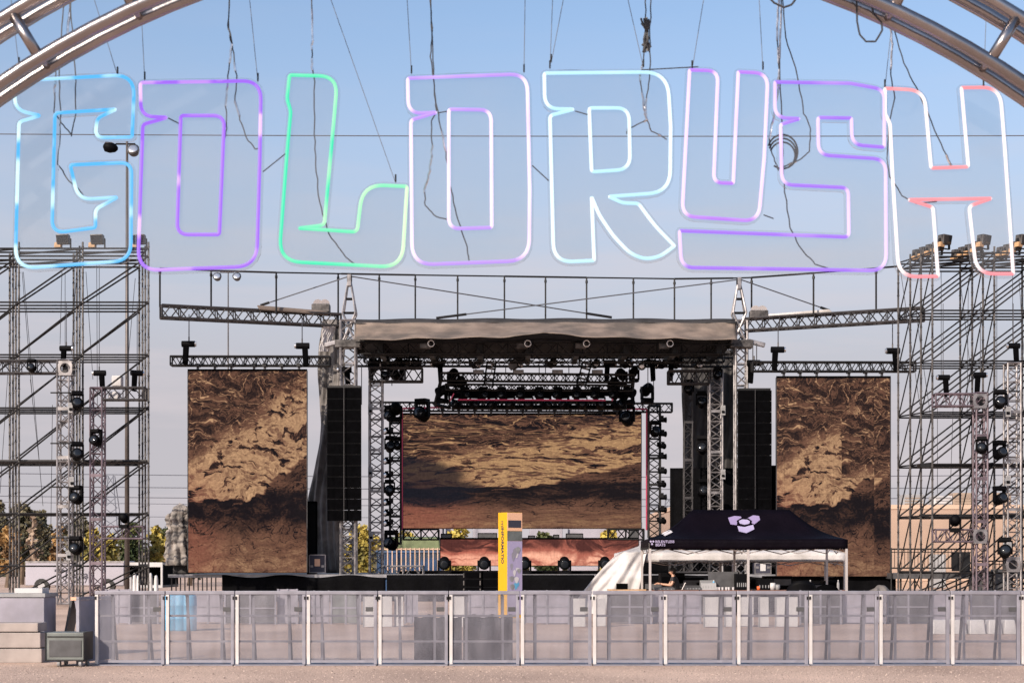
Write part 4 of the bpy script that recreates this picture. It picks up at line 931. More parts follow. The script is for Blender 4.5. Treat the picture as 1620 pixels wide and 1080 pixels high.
# ---- LED screens
def screen_mat(name, W_, H_, kind):
    m = bpy.data.materials.new(name); m.use_nodes = True; nt = m.node_tree; b = nt.nodes['Principled BSDF']
    L = nt.links.new
    def N(tp): return nt.nodes.new(tp)
    def mth(op, *a):
        n = N('ShaderNodeMath'); n.operation = op
        for i, q in enumerate(a):
            if isinstance(q, (int, float)): n.inputs[i].default_value = q
            else: L(q, n.inputs[i])
        return n.outputs[0]
    def sstep(x, e0, e1, o0=0.0, o1=1.0):
        n = N('ShaderNodeMapRange'); n.interpolation_type = 'SMOOTHSTEP'; n.inputs[1].default_value = e0; n.inputs[2].default_value = e1; n.inputs[3].default_value = o0; n.inputs[4].default_value = o1; L(x, n.inputs[0]); return n.outputs[0]
    def mix(f, a, c):
        n = N('ShaderNodeMix'); n.data_type = 'RGBA'
        if isinstance(f, float): n.inputs[0].default_value = f
        else: L(f, n.inputs[0])
        for i, q in ((6, a), (7, c)):
            if isinstance(q, tuple): n.inputs[i].default_value = (*q, 1)
            else: L(q, n.inputs[i])
        return n.outputs[2]
    tc = N('ShaderNodeTexCoord'); sp = N('ShaderNodeSeparateXYZ'); L(tc.outputs['Object'], sp.inputs[0])
    u = mth('ADD', mth('DIVIDE', sp.outputs[0], W_), 0.5); v = mth('DIVIDE', sp.outputs[2], H_)
    if kind == 'right':   # a faulty block of tiles repeats another part of the picture
        g1 = mth('MULTIPLY', mth('GREATER_THAN', u, 0.572), mth('MULTIPLY', mth('GREATER_THAN', v, 0.497), mth('LESS_THAN', v, 0.815)))
        g2 = mth('MULTIPLY', mth('GREATER_THAN', u, 0.715), mth('GREATER_THAN', v, 0.815))
        g3 = mth('GREATER_THAN', u, 0.86)
        u = mth('SUBTRACT', u, mth('MULTIPLY', g1, 0.42)); v = mth('ADD', v, mth('MULTIPLY', mth('MAXIMUM', g1, g2), 0.17)); v = mth('ADD', v, mth('MULTIPLY', g3, 0.06))
    side = kind in ('left', 'right')
    asp = H_ / W_
    seed = {'left': 2.2, 'right': 2.2, 'center': 2.2, 'lower': 8.3}[kind]
    cb = N('ShaderNodeCombineXYZ'); L(u, cb.inputs[0]); L(mth('MULTIPLY', v, asp if kind == 'lower' else 1.7), cb.inputs[1]); cb.inputs[2].default_value = seed
    def noise_(src, scale, det, st=(1, 1, 1), rough=.55, color=False):
        mp = N('ShaderNodeMapping'); mp.inputs['Scale'].default_value = st; L(src, mp.inputs[0])
        n = N('ShaderNodeTexNoise'); n.inputs['Scale'].default_value = scale; n.inputs['Detail'].default_value = det; n.inputs['Roughness'].default_value = rough
        L(mp.outputs[0], n.inputs['Vector']); return n.outputs['Color' if color else 'Fac']
    def warp(src, scale, amt, det=3, st=(1, 1, 1)):
        c_ = noise_(src, scale, det, st, color=True)
        s0 = N('ShaderNodeVectorMath'); s0.operation = 'SUBTRACT'; L(c_, s0.inputs[0]); s0.inputs[1].default_value = (.5, .5, .5)
        s1 = N('ShaderNodeVectorMath'); s1.operation = 'MULTIPLY'; L(s0.outputs[0], s1.inputs[0]); s1.inputs[1].default_value = (amt, amt, 0)
        s2 = N('ShaderNodeVectorMath'); s2.operation = 'ADD'; L(src, s2.inputs[0]); L(s1.outputs[0], s2.inputs[1]); return s2.outputs[0]
    def vor(src, scale, st, feat='DISTANCE_TO_EDGE'):
        mp = N('ShaderNodeMapping'); mp.inputs['Scale'].default_value = st; L(src, mp.inputs[0])
        n = N('ShaderNodeTexVoronoi'); n.feature = feat; n.inputs['Scale'].default_value = scale; n.inputs['Randomness'].default_value = 1.0; L(mp.outputs[0], n.inputs['Vector']); return n
    def rid(src, scale, st, e0, det=3):     # thin crest lines of a noise field
        f = noise_(src, scale, det, st, .5); return sstep(mth('ABSOLUTE', mth('SUBTRACT', f, .5)), e0, 0.0), f
    w1 = warp(cb.outputs[0], 2.6, .34); w2 = warp(w1, 8, .09)
    jit = mth('MULTIPLY', mth('SUBTRACT', noise_(cb.outputs[0], 2.4, 4), 0.5), 1.0)
    if kind != 'lower':
        w3 = warp(w2, 22, .03, 2)
        l1, f1 = rid(w2, 4.4, (1, 2.5, 1), .018, 3); l2, f2 = rid(w2, 8.5, (1, 2.2, 1), .022, 4); l3, f3 = rid(w3, 17, (1, 1.7, 1), .035, 4)
        hn = noise_(w3, 8.5, 4, (1, 2.0, 1), .55); hole = sstep(hn, .46, .41); grain = noise_(cb.outputs[0], 50, 3, (1, 1.3, 1))
        thr, tf = rid(w2, 5.5, (.8, 2.2, 1), .018, 5); thr2, tf2 = rid(w3, 12, (.8, 2.2, 1), .024, 5); mot = noise_(w2, 5, 5, (1, 2.0, 1), .6)
        fillm = sstep(mth('ADD', mth('ADD', v, mth('MULTIPLY', jit, .40)), mth('MULTIPLY', u, -.42)), .62, .46)
        topt = mth('ADD', mth('ADD', .05, mth('MULTIPLY', sstep(f2, .50, .66), .26)), mth('ADD', mth('ADD', mth('MULTIPLY', l1, .52), mth('MULTIPLY', l2, .38)), mth('MULTIPLY', l3, .12)))
        sand = mth('ADD', mth('SUBTRACT', .60, mth('MULTIPLY', hole, .60)), mth('ADD', mth('MULTIPLY', mth('SUBTRACT', f3, .5), .9), mth('ADD', mth('MULTIPLY', l2, .16), mth('MULTIPLY', l3, .12))))
        up = mth('ADD', mth('MULTIPLY', topt, mth('SUBTRACT', 1.0, fillm)), mth('MULTIPLY', sand, fillm))
        rise = mth('MULTIPLY', mth('MAXIMUM', mth('SUBTRACT', u, .5), 0.0), .45)
        ed = mth('SUBTRACT', v, mth('ADD', mth('ADD', .355, rise), mth('ADD', mth('MULTIPLY', jit, .10), mth('MULTIPLY', mth('SUBTRACT', f2, .5), .12))))
        edge = sstep(ed, -.010, .012)
        gap = mth('MULTIPLY', sstep(mth('ADD', v, mth('MULTIPLY', jit, .12)), .235, .29), sstep(mth('ADD', v, mth('MULTIPLY', jit, .12)), .43, .34))
        lo = mth('ADD', .20, mth('ADD', mth('MULTIPLY', sstep(mth('ADD', v, mth('MULTIPLY', jit, .25)), .26, .06), .30), mth('MULTIPLY', mth('SUBTRACT', mot, .5), .9)))
        lo = mth('SUBTRACT', lo, mth('ADD', mth('MULTIPLY', thr, .30), mth('ADD', mth('MULTIPLY', thr2, .16), mth('MULTIPLY', gap, .21))))
        tone = mth('ADD', mth('MULTIPLY', up, edge), mth('MULTIPLY', lo, mth('SUBTRACT', 1.0, edge)))
        tone = mth('ADD', tone, mth('MULTIPLY', mth('SUBTRACT', grain, .5), .34))
        cd, cm, cl = (0.012, 0.009, 0.011), (0.155, 0.074, 0.048), (0.54, 0.32, 0.175)
        red = mth('MULTIPLY', sstep(mth('ADD', u, mth('MULTIPLY', jit, .3)), .45, 0.0), sstep(v, .60, .3)); redc = (0.30, 0.085, 0.060)
        if kind == 'center':
            cl = (0.47, 0.275, 0.135); tone = mth('ADD', tone, mth('MULTIPLY', edge, mth('SUBTRACT', mth('ADD', mth('MULTIPLY', l1, .18), mth('MULTIPLY', l3, .14)), mth('MULTIPLY', sstep(f3, .47, .40), .20))))
            du = mth('SUBTRACT', mth('ADD', u, mth('MULTIPLY', mth('SUBTRACT', mot, .5), .25)), .03); dv = mth('SUBTRACT', v, mth('SUBTRACT', .42, mth('MULTIPLY', u, .25)))
            shade_ = sstep(mth('ADD', mth('MULTIPLY', mth('MULTIPLY', du, du), 11.0), mth('MULTIPLY', mth('MULTIPLY', dv, dv), 17.0)), 1.1, 0.55)
    else:
        r1_, f1_ = rid(w1, 3.0, (1, 5, 1), .06, 4); ff = noise_(w2, 9, 5, (1, 3, 1))
        vj = mth('ADD', v, mth('MULTIPLY', jit, .5))
        tone = mth('ADD', sstep(vj, .80, .30, .10, .75), mth('SUBTRACT', mth('MULTIPLY', mth('SUBTRACT', ff, .5), 1.1), mth('MULTIPLY', r1_, .28)))
        cd, cm, cl = (0.09, 0.03, 0.026), (0.42, 0.13, 0.09), (1.0, 0.50, 0.34)
        red = sstep(u, 0.8, 0.0, 0.0, 0.5); redc = (0.60, 0.15, 0.10)
    c = mix(sstep(tone, -0.05, 0.42), cd, cm); c = mix(sstep(tone, 0.36, 0.92), c, cl)
    c = mix(mth('MULTIPLY', mth('MULTIPLY', red, 0.36 if side else 0.5), sstep(tone, .05, .4)), c, redc)
    if kind == 'center': c = mix(mth('MULTIPLY', shade_, .88), c, (0.012, 0.012, 0.018))
    # LED pixels and cabinet seams
    px = mth('ADD', mth('MULTIPLY', mth('SINE', mth('MULTIPLY', sp.outputs[0], 2 * PI / 0.045)), 0.10), mth('MULTIPLY', mth('SINE', mth('MULTIPLY', sp.outputs[2], 2 * PI / 0.045)), 0.10))
    nf = N('ShaderNodeTexNoise'); nf.inputs['Scale'].default_value = 9; nf.inputs['Detail'].default_value = 4; L(tc.outputs['Object'], nf.inputs['Vector'])
    px = mth('ADD', px, mth('MULTIPLY', mth('SUBTRACT', nf.outputs['Fac'], 0.5), 0.8))
    tile = 0.715
    sxn = mth('LESS_THAN', mth('FRACT', mth('DIVIDE', sp.outputs[0], tile)), 0.03); szn = mth('LESS_THAN', mth('FRACT', mth('DIVIDE', sp.outputs[2], tile)), 0.03)
    seam = mth('MULTIPLY', mth('MAXIMUM', sxn, szn), 0.14 if kind != 'right' else 0.2)
    gain = mth('SUBTRACT', mth('ADD', 1.0, px), seam)
    vs = N('ShaderNodeVectorMath'); vs.operation = 'SCALE'; L(c, vs.inputs[0]); L(gain, vs.inputs['Scale'])
    L(vs.outputs[0], b.inputs['Emission Color']); b.inputs['Emission Strength'].default_value = 0.88
    b.inputs['Base Color'].default_value = (0.001, 0.001, 0.001, 1); b.inputs['Roughness'].default_value = 0.8; b.inputs['Specular IOR Level'].default_value = 0.0
    return m
def led(name, a, b_, y0, y1, D, kind, label):
    xa, xb = X(a, D), X(b_, D); z0, z1 = Z(y1, D), Z(y0, D); cx = (xa + xb) / 2
    t = thing(name, (cx, D, z0), label, 'LED screen')
    f = MB().quad((xa, D, z0), (xb, D, z0), (xb, D, z1), (xa, D, z1)).build('picture_panel', screen_mat(name + '_picture_' + kind, xb - xa, z1 - z0, kind), t)
    MB().bb(xa - .03, xb + .03, D + .006, D + .16, z0 - .03, z1 + .03).build('cabinet', M['blackmatte'], t)
    MB().bb(xa - .03, xb + .03, D - .03, D + .005, z1 + .002, z1 + .09).build('top_frame', M['blackmatte'], t)
    for x in (xa - .02, xb + .02): MB().bb(x - .018, x + .018, D - .02, D + .005, z0, z1).build('side_frame', M['greytruss'], t)
    return t
led('side_screen', 298, 485, 587, 905, 67.6, 'left', 'tall LED screen of a brown dune picture hanging left of the stage')
led('side_screen', 1229, 1408, 598, 911, 67.6, 'right', 'tall LED screen with a block of mismatched tiles, right of the stage')
led('main_screen', 638, 1014, 656, 835, DC, 'center', 'wide LED screen with a dark brown wavy picture in the middle of the stage')
led('lower_screen', 697, 1010, 853, 894, DC - .6, 'lower', 'low LED strip screen glowing salmon red beneath the main screen')

# pink strips around main screen
for (a, b_, nm) in (((636, 646), (636, 838), 'left'), ((1023, 648), (1023, 838), 'right'), ((636, 646), (700, 644), 'upper left'), ((975, 646), (1023, 647), 'upper right')):
    single('light_strip', MB().tube(P(*a, DC - .3), P(*b_, DC - .3), 0.045, 5), M['redled'], 'thin red light strip along the %s of the main screen' % nm, 'light strip', 'red strips round the main screen')

# ---- roof
RD0, RD1 = 68.6, 73.0
t = thing('stage_roof', (X(563, RD0), RD0, Z(565, 74)), 'dark stage roof with a sagging tan canvas fascia', 'stage roof')
zt0 = Z(506, RD0); zt1 = Z(540, RD0)
def fas(u, v):
    px = 563 + (1163 - 563) * u; k = abs(u - .5) * 2
    ytop = 511 + 0.0 * k; ybot = 541 + 3.0 * abs(math.sin(u * PI * 6.0)) * .4
    if abs(u - .5) < .09: ybot -= 6 * (1 - abs(u - .5) / .09)
    bulge = 0.10 * v + 0.62 * v ** 2.2 + 0.10 * noise.noise(Vector((u * 26, v * 1.6, 4.0))) * v - (0.25 * max(0, 1 - abs(u - .503) / .012)) * v
    return (X(px, RD0), RD0 - bulge - 1.25 * (1 - abs(u - .5) * 2) * (.15 + .85 * v) + .03 * math.sin(u * 90 + v * 5), Z(ytop + (ybot - ytop) * v, RD0) + .02 * math.sin(u * 47))
MB().grid(fas, 120, 14).build('fascia_canvas', M['roofcloth'], t, smooth=True, solid=0.02)
# dark top band rising to a slight ridge
MB().grid(lambda u, v: (X(560 + 606 * u, RD0), RD0 - .02 + v * .25, Z(512 - 8 * v - 1.2 * math.sin(PI * u) + .8 * math.sin(u * 31), RD0)), 60, 3).build('roof_skin_edge', M['darktarp'], t, smooth=True, solid=.03)
top_z = Z(504, RD0)
MB().hull8([(X(563, RD0), RD0 + .3, zt1 + .1), (X(1163, RD0), RD0 + .3, zt1 + .1), (X(1163, RD0), RD1, zt1 - .12), (X(563, RD0), RD1, zt1 - .12)], [(X(563, RD0), RD0 + .3, top_z), (X(1163, RD0), RD0 + .3, top_z), (X(1163, RD0), RD1, top_z - .4), (X(563, RD0), RD1, top_z - .4)]).build('roof_skin', M['darktarp'], t)
for k in range(5):
    D = RD0 + .6 + k * .9; ch, br = truss((X(565, RD0), D, zt1 - .22), (X(1161, RD0), D, zt1 - .22), 0.55, 30, rc=.03, rb=.018); 
    if k in (0, 3, 6): ch.build('roof_beam', M['blacktruss'], t); br.build('lacing', M['blacktruss'], t)
for px in (600, 680, 758, 836, 914, 992, 1070, 1140):
    MB().bb(X(px, RD0) - .12, X(px, RD0) + .12, RD0 + .5, RD1, zt1 - .45, zt1 + .02).build('rafter', M['blacktruss'], t)
for px in (682, 835, 928, 1060): 
    o = MB().path([P(px, 543, RD0 - .5) + Vector((.14 * math.cos(a), 0, .14 * math.sin(a))) for a in [R(q * 30) for q in range(12)]], .035, 6, closed=True).build('steel_ring', M['silver'], t, smooth=True)
    MB().box(P(px - 9, 547, RD0 - .3), (.5, .3, .25)).build('winch_block', M['galv'], t, bevel=.05)
MB().path([P(563, 541, RD0 - .2), P(760, 542, RD0 - .25), P(863, 536, RD0 - .25), P(960, 543, RD0 - .25), P(1161, 545, RD0 - .2)], .035, 6).build('hem_tube', M['galv_dark'], t)

# rear lighting truss below the roof
truss_thing('flown_truss', P(562, 572, 73.5), P(1162, 573, 73.5), .42, 44, M['blacktruss'], 'long black truss flown under the stage roof carrying spotlights', 'truss', rc=.035, rb=.02)
# rail frame above the roof
t = thing('pipe_frame', P(253, 500, 67), 'long thin black pipe frame with posts standing above the stage roof', 'pipe frame')
rail = [(253, 424), (334, 428), (437, 431), (540, 433), (657, 435), (798, 437), (928, 439), (1067, 441), (1160, 440), (1189, 439), (1287, 432), (1387, 424), (1425, 421)]
DR = lambda px: 69.6 if 520 < px < 1200 else 67.4
for i in range(len(rail) - 1):
    a, b_ = rail[i], rail[i + 1]; MB().tube(P(*a, DR(a[0])), P(*b_, DR(b_[0])), .045 if i % 2 else .035, 6).build('top_rail', M['blacktruss'], t)
for (px, y0, y1) in [(253, 424, 486), (334, 428, 492), (437, 431, 497), (535, 433, 504), (600, 434, 505), (657, 435, 505), (724, 436, 506), (798, 437, 506), (863, 438, 507), (928, 439, 507), (1002, 440, 508), (1067, 441, 508), (1125, 441, 509), (1189, 439, 506), (1287, 432, 497), (1386, 424, 493)]:
    pst = MB().tube(P(px, y0, DR(px)), P(px, y1, DR(px)), .042, 6).build('post', M['galv_dark'] if px < 560 or px > 1180 else M['blacktruss'], t)
    MB().tube(P(px, y0 + 5, DR(px)), P(px, y0 + 9, DR(px)), .065, 6).build('coupler', M['blacktruss'], pst)
# guy cables
for (a, b_, lab) in (((554, 437), (968, 502), 'guy cable from the left tower head down to the right across the roof'), ((1169, 442), (690, 503), 'guy cable from the right tower head down to the left across the roof'), ((552, 437), (412, 483), 'guy cable from the left tower head to the left arm'), ((1171, 442), (1312, 491), 'guy cable from the right tower head to the right arm')):
    t = thing('guy_cable', P(*b_, 69), lab, 'guy cable', 'guy cables of the stage roof')
    MB().tube(P(*a, 69), P(*b_, 69), .028, 5).build('rope', M['chain'], t)
    q = Vector(a).lerp(Vector(b_), .9); MB().tube(P(q.x, q.y, 69), P(*b_, 69), .06, 6).build('tensioner', M['blacktruss'], t)

# ---- main towers with A heads
def main_tower(pxa, pxb, apex, side, label):
    D = 69.0; xc = X((pxa + pxb) / 2, D); w_ = X(pxb, D) - X(pxa, D)
    t = thing('stage_tower', (xc, D, 0), label, 'tower', 'main towers of the stage')
    ch, br = truss((xc, D, 0.0), (xc, D, Z(508, D)), w_, 26, up=(0, 1, 0), rc=.055, rb=.028)
    ch.build('mast_chords', M['alu'], t); br.build('lacing', M['alu'], t)
    # diamond head : apex, shoulders, crossing
    za = Z(apex[1] + 6, D); zs = Z(496, D); zx = Z(540, D); ax_ = X(apex[0], D)
    for s in (-1, 1):
        for yy in (-.28, .28):
            MB().tube((ax_ + s * .05, D + yy * .2, za), (ax_ + s * .29, D + yy, zs), .048, 6).tube((ax_ + s * .29, D + yy, zs), (ax_ - s * .25, D + yy, zx), .048, 6).build('head_leg', M['alu'], t)
    for zz in (Z(473, D), Z(495, D)):
        wv = .17 if zz > zs + .3 else .29
        MB().tube((ax_ - wv, D - .15, zz), (ax_ + wv, D - .15, zz), .035, 6).tube((ax_ - wv, D + .15, zz), (ax_ + wv, D + .15, zz), .035, 6).build('head_spreader', M['galv_dark'], t)
    sh = MB().tube((ax_ - .1, D, za + .08), (ax_ + .1, D, za + .08), .17, 14).build('head_sheave', M['galv_dark'], t)
    MB().box((ax_, D, za), (.16, .36, .5)).build('head_bracket', M['alu'], t)
    MB().box((xc, D - .05, Z(545, D)), (w_ + .5, .7, .35)).build('collar', M['galv'], t, bevel=.04)
    MB().box((xc + side * .6, D - .2, Z(545, D) + .05), (.9, .2, .2), Matrix.Rotation(R(side * 14), 3, 'Y')).build('collar_arm', M['alu'], t, bevel=.03)
    MB().bb(xc - .8, xc + .8, D - .8, D + .8, 0, .06).build('base', M['galv'], t)
    return t
main_tower(540, 563, (553, 438), -1, 'left main stage tower with a diamond head and sheave')
main_tower(1163, 1181, (1169, 443), 1, 'right main stage tower with a diamond head and sheave')
# dark stage-side walls
def wallcloth(pts, D0, D1, mm, name, label, cat='tarpaulin', amp=.12, grp=None):
    """pts: left edge px(y), right edge px(y), rows"""
    def fn(u, v):
        y = pts[0][0] + (pts[-1][0] - pts[0][0]) * (1 - v)
        for i in range(len(pts) - 1):
            if pts[i][0] <= y <= pts[i + 1][0] + 1e-6: k = (y - pts[i][0]) / max(1e-6, pts[i + 1][0] - pts[i][0]); l = pts[i][1] + (pts[i + 1][1] - pts[i][1]) * k; r2 = pts[i][2] + (pts[i + 1][2] - pts[i][2]) * k; break
        D = D0 + (D1 - D0) * u; p = P(l + (r2 - l) * u, y, D)
        f = amp * (.35 * math.sin(u * 34 + 3 * math.sin(v * 5)) + math.sin(u * 13 + v * 4 + 2 * noise.noise(Vector((u * 2, v * 3, 1)))) * .35 + noise.noise(Vector((u * 4, v * 5, D0))) * .7 + .25 * noise.noise(Vector((u * 9, v * 13, D0))))
        return (p.x + f * .3, p.y + f, p.z)
    return single(name, MB().grid(fn, 24, 60), M[mm], label, cat, grp, smooth=True, solid=.02)
wallcloth([(505, 512, 546), (545, 507, 545), (700, 504, 541), (790, 486, 541), (906, 487, 541)], 71.5, 70.2, 'tarp', 'side_tarpaulin', 'creased grey tarpaulin wall hanging behind the left speaker column', amp=.22)
wallcloth([(508, 562, 578), (560, 562, 576)], 69.3, 70.4, 'darktarp', 'corner_tarpaulin', 'small dark tarp at the left corner under the roof')
wallcloth([(552, 1079, 1165), (805, 1081, 1165), (906, 1081, 1165)], 76.5, 74.5, 'darktarp', 'side_tarpaulin', 'dark tarpaulin wall at the right inner side of the stage', amp=.3)
wallcloth([(508, 1150, 1166), (552, 1150, 1166)], 70.4, 69.3, 'darktarp', 'corner_tarpaulin', 'small dark tarp at the right corner under the roof')
wallcloth([(516, 512, 532), (556, 504, 520)], 68.6, 69.0, 'whitecloth', 'white_tarpaulin', 'bright white tarp flap at the top of the left tower', amp=.08)
# white rolled tarp tubes on the arms
# ---- cantilever arms
truss_thing('roof_truss', P(255, 493, 66.2), P(537, 507, 69), .52, 20, M['greytruss'], 'left roof arm truss reaching out over the left screen', 'truss', 'roof arm trusses', rc=.05, rb=.026)
truss_thing('roof_truss', P(1181, 514, 69), P(1461, 497, 66.2), .52, 20, M['greytruss'], 'right roof arm truss reaching out over the right screen', 'truss', 'roof arm trusses', rc=.05, rb=.026)
single('tarp_roll', MB().hull8([P(410, 490, 67.2), P(520, 499, 68.6), P(520, 499, 69.3), P(410, 490, 67.9)], [P(406, 482.5, 67.2), P(520, 492, 68.6), P(520, 492, 69.3), P(406, 482.5, 67.9)]), M['roofcloth'], 'tan rolled canvas lying on the left roof arm', 'canvas roll', bevel=.06)
single('tarp_roll', MB().hull8([P(1213, 502, 68.6), P(1318, 495, 67.6), P(1318, 495, 68.3), P(1213, 502, 69.3)], [P(1213, 497, 68.6), P(1312, 489, 67.6), P(1312, 489, 68.3), P(1213, 497, 69.3)]), M['whitecloth'], 'white rolled canvas lying on the right roof arm', 'canvas roll', bevel=.04)
for (px, py, lab) in ((508, 484, 'small boxy winch on the left roof arm'), (1200, 494, 'paired drum winch on the right roof arm')):
    t = thing('winch', P(px, py + 8, 68.8), lab, 'winch', 'winches on the roof arms')
    MB().box(P(px, py + 4, 68.8), (.8, .5, .35)).build('housing', M['galv'], t, bevel=.03)
    MB().tube(P(px - 5, py - 3, 68.8), P(px - 5, py - 3, 69.2), .22, 12).build('drum', M['silver'], t); MB().tube(P(px + 6, py - 3, 68.8), P(px + 6, py - 3, 69.2), .22, 12).build('drum', M['silver'], t)

# screen carrying trusses
truss_thing('screen_truss', P(271, 571, 68), P(522, 571.5, 68), .40, 30, M['blacktruss'], 'black truss carrying the left side screen', 'truss', 'screen trusses', rc=.038, rb=.02)
truss_thing('screen_truss', P(1190, 580, 68), P(1447, 580.5, 68), .40, 30, M['blacktruss'], 'black truss carrying the right side screen', 'truss', 'screen trusses', rc=.038, rb=.02)
def screen_hook(px, py, D, lab, grp):
    t = thing('screen_bracket', P(px, py + 9, D), lab, 'bracket', grp)
    MB().box(P(px, py, D - .02), (.16, .46, .12)).build('clamp', M['blacktruss'], t); MB().tube(P(px, py, D), P(px, py + 10, D), .035, 6).build('drop_bar', M['blacktruss'], t); MB().box(P(px, py + 5, D), (.1, .1, .12)).build('shackle', M['chain'], t)
od = ['first', 'second', 'third', 'fourth', 'fifth', 'sixth', 'seventh', 'eighth', 'ninth', 'tenth', 'eleventh', 'twelfth', 'thirteenth', 'fourteenth', 'fifteenth', 'sixteenth']
for i, px in enumerate((313, 340, 366, 402, 419, 446, 473)): screen_hook(px, 578, 67.75, od[i] + ' bracket from the left over the left screen', 'brackets over the side screens')
for i, px in enumerate((1240, 1266, 1292, 1343, 1370, 1395)): screen_hook(px, 588, 67.75, od[i] + ' bracket from the left over the right screen', 'brackets over the side screens')

# header truss over main screen and tower frames
truss_thing('header_truss', P(602, 643, DC - .2), P(1063, 645, DC - .2), .42, 40, M['blacktruss'], 'black header truss directly over the main screen', 'truss', rc=.035, rb=.02)
for i, px in enumerate((650, 675, 700, 726, 751, 777, 802, 827, 852, 877, 902, 927, 952, 976)): screen_hook(px, 648, DC - .05, od[i] + ' bracket from the left over the main screen', 'brackets over the main screen')

def tower(px0, px1, y0, y1, D, mm, label, bays, grp, name='truss_tower', z0=None, cat='tower', **k):
    xc = X((px0 + px1) / 2, D); w_ = X(px1, D) - X(px0, D); zb_ = Z(y1, D) if z0 is None else z0
    t = thing(name, (xc, D, zb_), label, cat, grp)
    ch, br = truss((xc, D, zb_), (xc, D, Z(y0, D)), w_ - .06, bays, up=(0, 1, 0), rc=k.get('rc', .045), rb=k.get('rb', .024))
    ch.build('chord_tubes', mm, t); br.build('lacing', mm, t)
    # darker node plates
    nb = 5
    for q in range(1, nb):
        zz = zb_ + (Z(y0, D) - zb_) * q / nb; MB().box((xc, D - w_ / 2 + .02, zz), (w_, .03, .12)).build('node_plate', mm, t)
    return t
grpT = 'truss towers on the stage'
tower(584, 606, 582, 915, 71, M['alu'], 'silver truss tower left of the main screen', 24, grpT, z0=zdk)
tower(1121, 1143, 587, 905, 71, M['alu'], 'silver truss tower with pinkish edge right of the main screen', 24, grpT, z0=zdk)
tower(616, 635, 642, 860, 75, M['blacktruss'], 'black truss tower against the left side of the main screen', 16, grpT, rc=.04)
tower(1025, 1045, 642, 850, 75, M['blacktruss'], 'black truss tower against the right side of the main screen', 16, grpT, rc=.04)
tower(1081, 1096, 608, 905, 72.4, M['greytruss'], 'slim dark truss tower between the screen and the silver tower', 24, grpT, z0=zdk, rc=.03, rb=.018)
tower(540, 560, 820, 905, 70.5, M['alu'], 'short silver truss leg below the left speaker column', 7, grpT, z0=zdk, rc=.05)
def arm(a, b_, D, sz, bays, mm, lab): return truss_thing('short_truss', P(*a, D), P(*b_, D), sz, bays, mm, lab, 'truss', 'short truss arms', rc=.042, rb=.026)
arm((586, 593), (668, 593), 70.9, .62, 6, M['greytruss'], 'short truss arm on top of the left silver tower')
arm((606, 905), (670, 905), 70.9, .58, 4, M['alu'], 'short bright truss lying at the foot of the left silver tower')
arm((1057, 597), (1122, 597), 70.9, .58, 6, M['greytruss'], 'short truss arm on top of the right silver tower')
arm((1060, 895), (1122, 895), 70.9, .55, 4, M['greytruss'], 'short truss arm low behind the canopy')
arm((638, 845), (694, 845), 75.6, .50, 4, M['blacktruss'], 'dark truss piece below the left end of the main screen')
arm((962, 845), (1018, 845), 75.6, .50, 4, M['blacktruss'], 'dark truss piece below the right end of the main screen')

# ---- line arrays
def line_array(pxl, pxr, y0, y1, D, n, lab, flip):
    xa, xb = X(pxl, D), X(pxr, D); z1 = Z(y0, D); z0 = Z(y1, D); h = (z1 - z0) / n; xc = (xa + xb) / 2
    t = thing('line_array', (xc, D, z0), lab, 'line array', 'hanging speaker columns')
    dy = 0.0
    for k in range(n):
        zt2 = z1 - k * h; ang = 0.004 * k * k * .4; off = -0.01 * k + ang
        sx_ = 0.0035 * k * (1 if flip else -1)
        cab = MB(); w2 = (xb - xa) / 2 - 0.006 - 0.001 * (k % 3)
        bot = [(xc - w2, D + off, zt2 - h + .012), (xc + w2, D + off, zt2 - h + .012), (xc + w2 * .9, D + off + .65, zt2 - h + .03), (xc - w2 * .9, D + off + .65, zt2 - h + .03)]
        tp = [(xc - w2, D + off, zt2 - .004), (xc + w2, D + off, zt2 - .004), (xc + w2 * .9, D + off + .65, zt2 - .02), (xc - w2 * .9, D + off + .65, zt2 - .02)]
        cb_ = cab.hull8(bot, tp).build('cabinet', M['black'], t)
        MB().bb(xc - w2 + .03, xc - .03, D + off - .012, D + off - .002, zt2 - h + .035, zt2 - .028).build('grille', M['blackmatte'], cb_)
        MB().bb(xc + .03, xc + w2 - .03, D + off - .012, D + off - .002, zt2 - h + .035, zt2 - .028).build('grille', M['blackmatte'], cb_)
    MB().bb(xc - .012, xc + .012, D - .15, D - .13, z0 + .05, z1 + .02).build('centre_rod', M['greytruss'], t)
    MB().bb(xa + .05, xb - .05, D - .02, D + .6, z1 + .004, z1 + .09).build('bumper_frame', M['blacktruss'], t)
    return t
line_array(517, 572, 613, 824, 68.4, 12, 'left hanging black speaker column', False)
line_array(1167, 1221, 617, 806, 68.4, 11, 'right hanging black speaker column above the canopy', True)
def chainline(a, b_, D, lab, r=.022, name='chain', grp='hoist chains', m='chain'):
    return single(name, MB().tube(P(*a, D), P(*b_, D), r, 4), M[m], lab, 'chain', grp)

